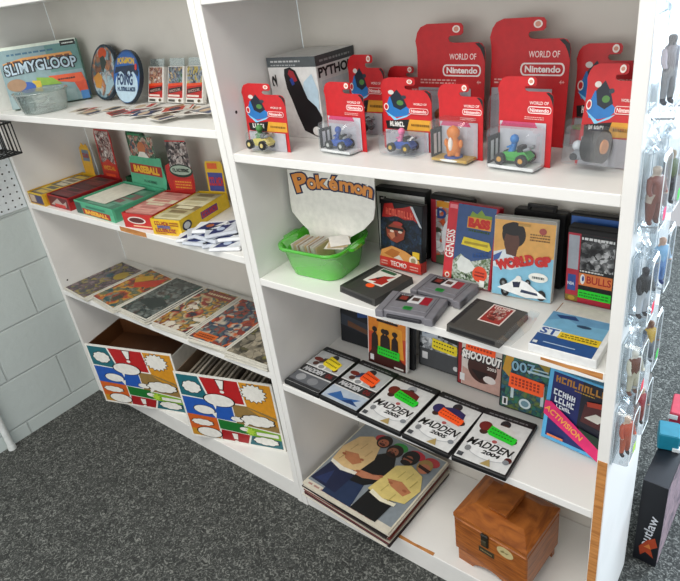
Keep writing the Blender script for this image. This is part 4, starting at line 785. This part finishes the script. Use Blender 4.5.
# ================================================================== L2 : wax boxes
def tray(name, label, x, y, yaw, w, d, h, col, inner, fn=None, sidefn=None, group='card display boxes on the second shelf'):
    t = thing(name, label, 'card box', (x, y, L2+.0004), yaw, 0, group)
    f = MB(); th = .0015
    f.box(0, 0, 0, w, d, th, col); f.box(0, 0, th, w, th, h, col); f.box(0, d-th, th, w, d, h, col); f.box(0, th, th, th, d-th, h, col); f.box(w-th, th, th, w, d-th, h, col)
    f.face((w-th, .0, h*.2), (0, 0, .001), (0, .001, 0))
    f.build('tray', t)
    if fn: g = MB(); g.face((0, 0, 0), (w, 0, 0), (0, 0, h)); fn(g); g.build('front_print', t)
    if sidefn: g = MB(); g.face((w, 0, 0), (0, d, 0), (0, 0, h)); sidefn(g); g.build('side_print', t)
    return t
def header(t, x0, x1, y, z0, z1, col, fn, shape=None, lean=.012):
    f = MB(); pts = shape or [(0, 0), (1, 0), (1, .9), (.92, 1), (.08, 1), (0, .9)]
    w, h = x1-x0, z1-z0
    V = Vector((0, lean, h)).normalized(); N_ = Vector((1, 0, 0)).cross(V)
    f.prism([(u*w, v*h) for u, v in pts], (x0, y, z0), (1, 0, 0), V, N_, .0014, col)
    f.face((x0, y, z0), (w, 0, 0), V*h); fn(f); f.build('header_flap', t)
def packs(n, x, y, yaw, w, d, z, cols, label, group, rows=1):
    c, s_ = math.cos(R(yaw)), math.sin(R(yaw))
    for r_ in range(rows):
        for i in range(n):
            u = w*(r_+.5)/rows; v = .012+(d-.02)*(i+.5)/n
            t = thing('card_pack', label+', '+ORD[i]+' from the front', 'card pack', (x+u*c-v*s_, y+u*s_+v*c, z+.0004+.0*i), yaw+random.uniform(-2, 2), 0, group)
            f = MB(); hw, hd = w/rows/2-.004, (d-.02)/n/2-.0005
            f.box(-hw, -hd, 0, hw, hd, .008, cols[i % len(cols)], .001); f.face((-hw, -hd, .008), (2*hw, 0, 0), (0, 2*hd, 0)); f.rect(.2, .2, .8, .8, cols[(i+1) % len(cols)]); f.build('wrapper', t)
def ft(txt, c1, c2, ic=None):
    def fn(g):
        g.rect(.03, .06, .97, .94, c1)
        g.text(txt, .08, .28, .92, .74, c2, bold=.04); g.rect(.03, .06, .97, .14, ic or c2)
    return fn
# yellow box at the wall
t = tray('card_box', 'yellow card box at the far left by the side panel', -1.176, .006, -1, .112, .225, .046, '#d9b23a', '#c9a', lambda g: (g.rect(.05, .08, .95, .92, '#7a5a58'), g.rect(.1, .2, .45, .8, '#c9b6a0'), g.rect(.5, .2, .9, .8, '#4a4a72'), g.rect(.05, .86, .95, .95, '#d6c23a')), lambda g: g.rect(.05, .1, .9, .85, '#c7972c'))
header(t, .02, .095, .224, .03, .165, '#d9aa34', lambda f: (f.rect(.1, .42, .92, .88, '#d9b23a'), f.rect(.18, .48, .84, .8, '#7a8a9a'), blocky(f, .2, .58, .82, .70, '#b0302c', 6)), [(.1, 0), (1, 0), (1, .8), (.85, .82), (.85, .9), (.7, .98), (.5, .92), (.3, 1), (.15, .9), (0, .85), (0, .4)])
packs(5, -1.176, .006, -1, .112, .215, L2+.034, ['#8a806c', '#d9c25a', '#6b6a60', '#cfc9b4'], 'sports card pack lying in the yellow box by the wall', 'card packs in the far left yellow box')
# red box
t = tray('card_box', 'dark red card box between the yellow box and the green box', -1.056, .018, -1, .148, .22, .046, '#a82a2e', '#c9a', lambda g: (g.rect(.04, .1, .96, .9, '#6b2328'), g.poly([(.1, .2), (.5, .8), (.7, .4), (.9, .7), (.85, .2)], '#b9a49c'), g.rect(.3, .12, .8, .34, '#c93a30')), lambda g: (g.rect(.03, .1, .97, .6, '#b32c30'), g.rect(.03, .62, .97, .9, '#7c2226')))
header(t, .025, .135, .219, .02, .222, '#b52f2c', lambda f: (f.rect(.08, .38, .92, .97, art('hd1', ['#2a1c1c', '#7a2a28', '#c9b9b0', '#5a2a2c', '#e0dad4'], 45)), f.poly([(.05, .34), (.5, .46), (.95, .34), (.95, .22), (.05, .22)], '#c4382c'), blocky(f, .14, .25, .88, .33, '#e0a23a', 7), f.rect(.2, .08, .8, .18, '#d9582e')))
packs(5, -1.056, .018, -1, .148, .21, L2+.036, ['#5c2a30', '#7a3a40', '#4a2228'], 'dark red foil card pack lying in the dark red box', 'card packs in the dark red box')
# dark green header box behind
t = tray('card_box', 'dark green card box standing at the back behind the green BASEBALL box', -.895, .246, 0, .11, .045, .05, '#1f5a3c', '#c9a')
header(t, .0, .11, .043, .02, .215, '#245c3e', lambda f: (f.rect(.05, .1, .95, .95, art('hd2', ['#163a28', '#2f7a50', '#1f5238', '#5f6f64', '#3d8a60', '#26302c'], 40)), f.ell(.4, .35, .16, .1, '#8a9a8c'), f.rect(.1, .86, .8, .92, '#4a9a6c')), lean=.006)
# green BASEBALL box
GB = '#62b893'
t = tray('card_box', 'mint green card box lettered BASEBALL with an open white lid', -.868, .018, -2, .245, .20, .046, GB, '#c9a',
    lambda g: (g.rect(.02, .5, .98, .95, '#58ab88'), g.rect(.18, .05, .9, .52, '#a82c2a'), g.text('BASEBALL', .24, .12, .84, .45, '#e6b73c', bold=.06), g.rect(.0, .0, .17, .9, '#3b6258'), g.rect(.3, .62, .8, .78, '#3c7f68')), lambda g: g.rect(.04, .1, .96, .9, '#55a584'))
header(t, .045, .245, .199, .0, .150, GB, lambda f: (f.rect(.03, .04, .97, .93, '#5fb08d'), f.rect(.02, .55, .98, .78, '#a82c2a'), f.text('BASEBALL', .12, .58, .9, .75, '#e6b73c', bold=.06), blocky(f, .4, .37, .8, .43, '#2d6652', 8)), [(0, 0), (1, 0), (1.08, .5), (1, .8), (.98, .98), (.1, .98), (0, .8)], .02)
f = MB(); f.box(.012, .03, .0405, .15, .188, .0425, '#dedccf'); f.build('inner_flap', t)
t2 = t
header(t, .095, .245, .200, .150, .222, '#3f7a60', lambda f: (f.rect(.02, .02, .98, .97, art('hd3', ['#24402f', '#4c7a5c', '#b9b0a2', '#a4553c', '#3c5a66'], 40)), f.ell(.5, .4, .16, .32, '#b9744c'), f.poly([(.3, 0), (.4, .25), (.6, .25), (.75, 0)], '#dcd9d0')), [(0, 0), (1, 0), (.95, 1), (.1, 1)], .008)
packs(4, -.868, .018, -2, .235, .19, L2+.030, ['#5a8f7a', '#7aa894', '#8c6a6a'], 'mint green card pack lying in the BASEBALL box', 'card packs in the BASEBALL box')
# red box 2
t = tray('card_box', 'red card box between the BASEBALL box and the yellow box', -.560, .004, 9, .130, .20, .048, '#bf2f2c', '#c9a', lambda g: (g.rect(.04, .06, .96, .94, '#c4322e'), g.ell(.45, .55, .3, .25, '#e0d8d0'), g.ell(.45, .55, .25, .18, '#6a2f2f'), g.rect(.3, .12, .9, .2, '#e6c8a0')))
header(t, .025, .145, .198, .03, .215, '#bb2e2a', lambda f: (f.rect(.12, .5, .88, .98, art('hd4', ['#1d1a1c', '#3a2f30', '#8c7d78', '#c9c1bc', '#2a2426'], 45)), f.ell(.5, .47, .42, .12, '#1c3a2c'), f.ell(.5, .48, .38, .085, '#a9b8a8'), blocky(f, .2, .45, .8, .51, '#1a2a20', 8), f.poly([(.15, .1), (.85, .16), (.85, .34), (.15, .3)], '#c9382c'), scratch(f, .22, .15, .8, .3, '#e0a040', 3)), [(.0, 0), (.85, 0), (.92, .3), (.88, .55), (.82, .62), (.84, 1), (.12, 1), (.12, .6), (-.05, .55), (-.08, .3)])
packs(6, -.560, .004, 9, .130, .19, L2+.040, ['#c98f86', '#d8a49a', '#c0857e', '#d9d0b8'], 'pinkish card pack lying in the red box beside the yellow one', 'card packs in the second red box')
# yellow box 2
t = tray('card_box', 'bright yellow card box near the bookcase divider', -.412, .004, 11, .112, .232, .05, '#e2bf2c', '#c9a', lambda g: (g.rect(.08, .1, .92, .92, '#e0b92a'), blocky(g, .12, .62, .6, .86, '#a83a30', 6), g.rect(.64, .62, .94, .7, '#a86a20'), g.rect(.64, .76, .94, .84, '#a86a20'), blocky(g, .2, .44, .66, .62, '#5a6ab0', 6, 0, 3), blocky(g, .12, .2, .84, .44, '#a8284a', 9, 0, 2), g.rect(.14, .1, .5, .14, '#a83a2c')), lambda g: (g.rect(.02, .06, .98, .94, '#e6c52e'), g.ell(.12, .5, .09, .3, '#2c3350'), g.ell(.12, .5, .06, .2, '#d0d4d8'), g.rect(.4, .3, .75, .75, '#7a4a8c'), blocky(g, .42, .36, .73, .68, '#c8352c', 6)))
header(t, .045, .115, .225, .03, .150, '#d9b42c', lambda f: (f.rect(.1, .2, .92, .7, '#4a4f94'), blocky(f, .12, .35, .92, .58, '#c8302c', 6), f.rect(.15, .8, .7, .95, '#d9662c')), lean=.01)
packs(6, -.412, .004, 11, .112, .222, L2+.042, ['#cfc9a6', '#b9b08a', '#8c7d5c', '#ded9bc'], 'cream card pack lying in the bright yellow box', 'card packs in the bright yellow box')
# silver-blue pile
rr_ = random.Random(21)
PC = [(-.262, .035, 12), (-.215, .022, -10), (-.16, .04, 25), (-.112, .03, 8), (-.24, .09, -18), (-.18, .085, 6), (-.125, .095, -12), (-.235, .05, 32), (-.18, .04, -22), (-.13, .06, 14), (-.20, .10, 20), (-.15, .08, -6), (-.21, .06, 5), (-.16, .055, 28)]
for i, (x, y, a) in enumerate(PC):
    t = thing('foil_pack', 'silver and blue foil card pack, '+(['lowest layer', 'middle layer', 'top layer'][0 if i < 7 else 1 if i < 12 else 2])+' of the pile, '+ORD[sorted((range(7) if i < 7 else range(7, 12) if i < 12 else range(12, 14)), key=lambda k: PC[k][0]).index(i)]+' from the left', 'card pack', (x, y, L2+.0006+.0046*i*(.85 if i > 3 else 1)*.9), a+20, rr_.uniform(-3, 3), 'silver and blue foil packs in a pile')
    t.location.z = L2+.001+[0, 0, 0, 0, 0, 0, 0, .012, .012, .012, .012, .012, .024, .024][i]; t.rotation_euler[0] = 0
    f = MB(); f.loft([rr(.086, .060, .004, 0), rr(.092, .066, .004, .004), rr(.086, .060, .004, .0108)], '#c9ced6' if i % 3 else '#e2e4e6'); f.build('wrapper', t)
    f = MB(); f.face((-.042, -.029, .0109), (.084, 0, 0), (0, .058, 0)); f.poly([(.1, .05), (.55, .1), (.9, .9), (.35, .85)], '#27356e'); f.poly([(.6, .1), (.9, .1), (.95, .5)], '#d8dde4'); f.ell(.5, .5, .14, .2, '#b8c4d8' if i % 2 else '#a8623a'); f.build('wrapper_print', t)

# ================================================================== L3 : comics
cpal = [['#4d3f44', '#6b5a60', '#8a7b7c', '#5a4248', '#37454a', '#9a8a48', '#6f666a'],
        ['#4a4a3a', '#8a3f2c', '#b8542e', '#c79a3c', '#5c6a4a', '#8a8574', '#2f5a5c'],
        ['#4c524f', '#6a726e', '#2f3c3c', '#7c8480', '#50443f', '#3f5a52'],
        ['#2c3440', '#a3402e', '#c7b48a', '#2f5a5e', '#c49a3c', '#742a28', '#d8cfbf'],
        ['#34464a', '#9a4434', '#56686a', '#2c3a5a', '#b9b2a2', '#c0602e', '#8a3a30'],
        ['#56524a', '#7d776a', '#a89f8c', '#3d3a34', '#8f8a52']]
clab = ['mauve and grey cover, far left by the side panel', 'orange and olive cover, second from the left', 'grey-green cover, third from the left', 'busy red, gold and teal cover, fourth from the left', 'teal and red cover with an orange corner box', 'grey cover with a white label, by the divider']
cpos = [(-1.176, .004, -5), (-.985, .012, -6), (-.790, .006, -2), (-.585, .000, 2), (-.385, -.004, 3), (-.205, -.004, 2)]
for i, (x, y, a) in enumerate(cpos):
    z = L3+.0005
    nn = [5, 6, 7, 7, 9, 9][i]
    for k in range(nn):
        top = k == nn-1; rr_ = random.Random(i*20+k)
        dx, dy, da = (0, 0, 0) if top else (rr_.uniform(0, .022), rr_.uniform(-.01, .004), rr_.uniform(-2, 2))
        X = max(x+dx, -1.176); X = min(X, -.205 if i == 5 else 9)
        if not top and i == 0: da = min(da, 0)*0
        lb = 'comic book with a '+clab[i] if top else 'comic book, %s from the top, under the %s' % (ORD[nn-1-k], ['mauve grey one by the side panel', 'orange and olive one', 'grey-green one', 'red, gold and teal one', 'one with orange corner box', 'grey one by the divider'][i])
        t = thing('comic_book', lb, 'comic book', (X, y+dy, z), (a+da) if not (i == 0 and not top) else -5, 0, 'comic books on the third shelf' if top else 'comic books lying under the %s one' % ['far left', 'second', 'third', 'fourth', 'fifth', 'rightmost'][i])
        f = MB(); f.box(0, 0, 0, .176, .262, .002, '#d8d5cb'); f.build('cover', t)
        if top or k % 2:
            f = MB(); f.face((0, 0, .002), (.176, 0, 0), (0, .262, 0)); f.rect(.03, .02, .97, .98, art('comic%d' % i, cpal[i], 17, 2.5, .25))
            if top:
                if i == 3: f.rect(.2, .82, .95, .95, '#8f4a3a'); scratch(f, .24, .85, .9, .93, '#d9c9a8', 1)
                if i == 4: f.rect(.1, .04, .6, .16, '#d2702f'); scratch(f, .14, .06, .55, .14, '#6a2a14', 2)
                if i == 5: f.rect(.2, .5, .52, .62, '#e2e0da'); f.rect(.24, .53, .48, .59, '#8a8f9a')
                if i == 0: f.ell(.75, .7, .18, .12, '#a8923c'); f.ell(.45, .62, .12, .06, '#3f5c66')
                if i == 1: f.poly([(.3, .6), (.9, .95), (.95, .7), (.5, .5)], '#c2482e'); f.poly([(.1, .7), (.4, .9), (.6, .8), (.3, .6)], '#c9a23a')
                if i == 2: f.poly([(.1, .3), (.5, .5), (.9, .4), (.7, .2)], '#3c4644')
            f.build('cover_print', t)
        z += .0024
    # (no sleeve mesh over the stack)

# ================================================================== LB : comic print boxes
def comicprint(f):
    K_, W2 = '#1c1a1a', '#e9e7e0'
    f.rect(0, 0, 1, 1, W2)
    def pn(pts, c): f.poly(pts, c)
    pn([(.02, .66), (.31, .64), (.25, .97), (.02, .97)], '#27727c'); pn([(.27, .97), (.33, .64), (.68, .64), (.66, .97)], '#b82428'); pn([(.67, .97), (.70, .62), (.98, .5), (.98, .97)], '#d59a2c')
    pn([(.02, .37), (.54, .35), (.54, .62), (.02, .64)], '#2a62b4'); pn([(.55, .33), (.98, .28), (.98, .5), (.7, .62), (.55, .62)], '#9a7f4c'); pn([(.7, .6), (.98, .46), (.98, .36), (.85, .46)], '#c9952f')
    pn([(.02, .12), (.34, .16), (.34, .36), (.02, .37)], '#cf6a2a'); pn([(.35, .2), (.64, .18), (.62, .33), (.35, .35)], '#1f7a34'); pn([(.34, .03), (.62, .03), (.66, .17), (.36, .19)], '#a82026'); pn([(.63, .2), (.66, .17), (.98, .15), (.98, .26), (.63, .31)], '#8cb83a'); pn([(.64, .03), (.98, .03), (.98, .16), (.68, .17)], '#27727c'); pn([(.02, .03), (.33, .03), (.33, .12), (.02, .14)], '#c9952f')
    for a, b_, c_, d_ in ((.02, .36, .98, .365),): pass
    def bub(kind, u, v, ru, rv):
        fn = {'e': lambda m_, k: f.ell(u, v, ru*k, rv*k, m_), 'c': lambda m_, k: f.cloud(u, v, ru*k, rv*k, m_), 's': lambda m_, k: f.star(u, v, ru*k, rv*k, m_, 15, .78)}[kind]
        fn(K_, 1.09); fn(W2, 1.0)
    bub('c', .16, .80, .10, .09); bub('s', .80, .83, .13, .135); bub('e', .42, .65, .155, .09); f.poly([(.34, .6), (.38, .57), (.36, .5)], W2); bub('e', .23, .47, .11, .065); f.poly([(.3, .44), (.34, .36), (.36, .45)], W2)
    f.poly([(.43, .97), (.53, .97), (.50, .82), (.46, .82)], K_); f.poly([(.44, .96), (.52, .96), (.495, .83), (.465, .83)], W2); f.ell(.48, .79, .022, .022, W2)
    bub('c', .57, .40, .07, .04); bub('c', .78, .42, .17, .085); f.poly([(.63, .36), (.7, .38), (.64, .3)], W2); bub('e', .62, .26, .05, .03); bub('c', .17, .26, .12, .05); bub('e', .22, .11, .13, .075); f.star(.68, .24, .06, .07, '#b4d44a', 8, .5)
    f.poly([(.47, .16), (.53, .16), (.52, .07), (.48, .07)], W2); f.ell(.5, .04, .02, .015, W2); bub('c', .82, .12, .13, .06); f.rect(.74, .2, .96, .25, W2)
def cbox(label, x, y, yaw, w, h, d, inner):
    t = thing('comic_storage_box', label, 'storage box', (x, y, LB+.0004), yaw, 0, 'comic storage boxes on the bottom shelf')
    th = .003; f = MB()
    f.box(0, 0, 0, w, d, th, inner); f.box(0, 0, th, w, th, h, '#e6e4dc'); f.box(0, d-th, th, w, d, h*.96, inner); f.box(0, th, th, th, d-th, h*.96, inner); f.box(w-th, th, th, w, d-th, h*.96, '#e0ded6')
    f.build('box', t)
    f = MB(); f.face((0, 0, 0), (w, 0, 0), (0, 0, h)); comicprint(f); f.build('front_print', t)
    return t
t1 = cbox('comic-patterned cardboard box on the left with a dark brown inside', -.985, -.076, 17, .404, .282, .20, '#6a4528')
t2 = cbox('comic-patterned cardboard box on the right holding bagged comics', -.498, -.025, 17, .381, .288, .19, '#8a7560')
f = MB(); f.box(.004, .004, .20, .400, .196, .206, '#5a3a22'); f.build('inner_lid', t1)
for i in range(17):
    u = .012+.0203*i; yy = .008
    c, s_ = math.cos(R(17)), math.sin(R(17))
    t = thing('comic_book', ORD[i]+' bagged comic book from the left, standing in the right-hand patterned box', 'comic book', (-.498+u*c-yy*s_, -.025+u*s_+yy*c, LB+.005), 17+90, 0, 'bagged comics standing in the right box')
    t.rotation_euler = (R(5), 0, R(17+90))
    f = MB(); hh = .258+random.uniform(-.008, .004); f.box(0, -.005, 0, .170, .004, hh, ['#a39a8c', '#8d8478', '#b8b0a3', '#6f665c', '#998f82', '#c0b8aa'][i % 6], .0008); f.build('bag', t)

# ================================================================== right side: hung figures
def skin(name, joints, edges, mats_fn, M, parent):
    me = bpy.data.meshes.new(name); me.from_pydata([M @ Vector(j[0]) for j in joints], edges, [])
    o = bpy.data.objects.new(name, me); COL.objects.link(o)
    md = o.modifiers.new('s', 'SKIN'); sb = o.modifiers.new('d', 'SUBSURF'); sb.levels = 1; sb.render_levels = 1
    if not me.skin_vertices: me.skin_vertices.new()
    for i, j in enumerate(joints): me.skin_vertices[0].data[i].radius = (j[1], j[1]); me.skin_vertices[0].data[i].use_root = (i == 0)
    bpy.context.view_layer.update()
    m2 = bpy.data.meshes.new_from_object(o.evaluated_get(bpy.context.evaluated_depsgraph_get()))
    bpy.data.objects.remove(o); m2.name = name
    Mi = M.inverted()
    names = []
    m2.materials.clear()
    idx = []
    for p in m2.polygons:
        n_ = mats_fn(Mi @ p.center)
        if n_ not in names: names.append(n_)
        idx.append(names.index(n_)); p.use_smooth = True
    for n_ in names: m2.materials.append(mat(n_))
    m2.polygons.foreach_set('material_index', idx)
    o = bpy.data.objects.new(name, m2); COL.objects.link(o); o.parent = parent; return o
def afig(parent, loc, rz, cols, s=1.0, arm=0, robe=False):
    """small action figure, about 95 mm tall: cols head, torso, arm, leg, foot"""
    hd, to, ar, lg, ft_ = cols
    J = [((0, 0, .047), .0085), ((0, 0, .060), .009), ((0, 0, .070), .0085), ((0, 0, .076), .004), ((0, -.0005, .083), .0072), ((0, 0, .090), .0065),
         ((.011, 0, .070), .005), ((.014, -.002, .057), .004), ((.013, -.008+arm*-.004, .046+arm*.014), .0035), ((-.011, 0, .070), .005), ((-.014, -.002, .057), .004), ((-.013, -.006, .046), .0035),
         ((.0055, 0, .040), .0062), ((.0062, -.001, .022), .005), ((.0065, 0, .005), .004), ((.0068, -.007, .003), .0035), ((-.0055, 0, .040), .0062), ((-.0062, -.001, .022), .005), ((-.0065, 0, .005), .004), ((-.0068, -.007, .003), .0035)]
    if robe: J = [(p, r*(1.45 if .01 < p[2] < .045 and abs(p[0]) < .008 else 1.1)) for p, r in J]
    Ed = [(0, 1), (1, 2), (2, 3), (3, 4), (4, 5), (2, 6), (6, 7), (7, 8), (2, 9), (9, 10), (10, 11), (0, 12), (12, 13), (13, 14), (14, 15), (0, 16), (16, 17), (17, 18), (18, 19)]
    def fn(c):
        if c.z > .0755: return hd
        if abs(c.x) > .0095 and c.z > .038: return ar if c.z > .05 else hd
        if c.z > .046: return to
        return lg if c.z > .009 else ft_
    return skin('action_figure', J, Ed, fn, Matrix.Translation(loc) @ Matrix.Rotation(rz, 4, 'Z') @ Matrix.Scale(s, 4), parent)
def hung(label, y, z, cols, dep=.03, wd=.062, h=.128, arm=0, robe=False, tagc='#e8407a', stc='#3cc850', head=True, s=1.05, group='clear packs hanging on the bookcase side'):
    """clear clamshell; its back lies against the outside of the side panel"""
    t = thing('figure_pack', label, 'figure pack', (XR+.0012, y, z), 0, 0, group)
    f = MB()
    def rg(x, k): return [(x, k, k*.6), (x, wd-k, k*.6), (x, wd-k, h-k*2), (x, wd-k*2.2, h-k), (x, k*2.2, h-k), (x, k, h-k*2)]
    f.loft([rg(0, 0), rg(.002, .0), rg(.0022, .004), rg(dep*.9, .005), rg(dep, .008)], 'case_plastic', (True, True)); q_ = rg(dep, .008); f.tube(q_+[q_[0]], .0007, '#eef4f6', 6); q_ = rg(.002, 0); f.tube(q_+[q_[0]], .0007, '#c9d2d6', 6); f.build('clamshell', t)
    if head:
        rq = random.Random(int(z*1000)+int(y*1000)); gn, gm = 9, 8; f = MB()
        vs = [(.0012+(0 if k == gm else rq.uniform(0, .016)*(1-.6*k/gm)), .002+(wd-.004)*j/gn, h-.004+.050*k/gm) for k in range(gm+1) for j in range(gn+1)]
        f.add(vs, [(k*(gn+1)+j, k*(gn+1)+j+1, (k+1)*(gn+1)+j+1, (k+1)*(gn+1)+j) for k in range(gm) for j in range(gn)], 'case_plastic'); f.build('hang_tab', t)
        f = MB(); f.cyl((-.001, wd/2, h+.040), (.03, wd/2, h+.042), .0018, .0018, '#b8bcc0', 8); f.build('hook', t)
    afig(t, (dep*.52, wd*.5, .006), R(60), cols, s, arm, robe)
    if tagc: f = MB(); f.face((dep, wd*.55, .012), (0, wd*.3, 0), (0, 0, .02)); f.rrect(0, 0, 1, 1, .2, .2, tagc); f.build('price_sticker', t)
    return t
hung('clear hanging pack with a grey and mauve figure, topmost on the bookcase side', .004, 1.288, ('#39424a', '#7d7880', '#b9aeb8', '#9a9a9c', '#2c3040'), tagc='#cfe04a')
hung('clear hanging pack with a brown-robed figure', .004, 1.105, ('#c9b8a8', '#8a4a38', '#8a4a38', '#84452f', '#6a3526'), robe=True, tagc='#e8407a')
hung('clear hanging pack with a black-clothed figure', .008, .935, ('#33323c', '#26262a', '#2a2a2e', '#d0d4d8', '#2a2028'), tagc='#e8305a')
hung('clear hanging pack with a white-haired figure in a brown vest', .004, .775, ('#e6e0d4', '#7a4630', '#ddd8c4', '#d3ccb4', '#7a4630'), tagc='#e8405a')
hung('lowest clear hanging pack, with an orange-suited figure', .004, .628, ('#e6c8b0', '#d0603c', '#d0603c', '#cf6a44', '#3a2424'), tagc='#b8e04a')
G2 = 'clear packs in the rear column on the bookcase side'
hung('rear clear hanging pack with a green tag, beside the brown-robed figure', .105, 1.10, ('#c8b49c', '#6a7a4a', '#8a8a8e', '#4a4a4e', '#2a2a2c'), tagc='#38c850', group=G2)
hung('rear clear hanging pack with a light blue figure', .120, .94, ('#e8c0a8', '#9cc4e0', '#b8d4ea', '#7ea4d4', '#3a4a8a'), tagc=None, group=G2)
hung('rear clear hanging pack with a yellow and grey figure', .110, .775, ('#9a6a4a', '#d8b03a', '#5c6068', '#8d9096', '#1f2024'), tagc='#38c850', group=G2)
hung('rear clear hanging pack with a bare-headed figure in red', .100, .628, ('#e0c0a0', '#b83a48', '#5a3a34', '#a84a3a', '#3a2a2a'), tagc=None, group=G2)
# behind the bookcase at right: board game box and two small items on it
t = thing('board_game_box', 'black board game box with white script standing on the carpet behind the bookcase', 'board game', (.912, .335, .0005), -2)
f = MB(); f.box(0, 0, 0, .058, .34, .29, '#1a1d25', .001); f.build('box', t)
f = MB(); f.face((0, 0, 0), (.058, 0, 0), (0, 0, .29)); f.text('outlaw', -.55, .37, 1.55, .45, '#dfe2e6', rot=82, bold=.01); f.poly([(.2, .18), (.5, .3), (.8, .36), (.95, .26), (.7, .2), (.85, .1), (.5, .14), (.3, .08)], '#b8502c'); f.poly([(.4, .2), (.6, .26), (.7, .2)], '#d98a4a'); f.build('spine_print', t)
f = MB(); f.face((.058, 0, 0), (0, .34, 0), (0, 0, .29)); f.rect(.02, .02, .98, .98, art('pinkside', ['#8d8088', '#a4919a', '#b09aa0', '#7d727c'], 18)); f.build('side_print', t)
t = thing('toy_box', 'small teal box with white corners on the black board game box', 'toy box', (.915, .46, .2912), 12); f = MB(); f.box(0, 0, 0, .05, .06, .05, '#1f8aa0', .003); f.box(.035, -.002, .0, .053, .012, .012, '#e8ecec', .001); f.build('box', t)
t = thing('toy_box', 'small pinkish red box behind the teal one', 'toy box', (.92, .56, .2912), 5); f = MB(); f.box(0, 0, 0, .05, .09, .05, '#c8465c', .003); f.box(-.002, -.003, .03, .02, .0, .045, '#ececea', .001); f.build('box', t)
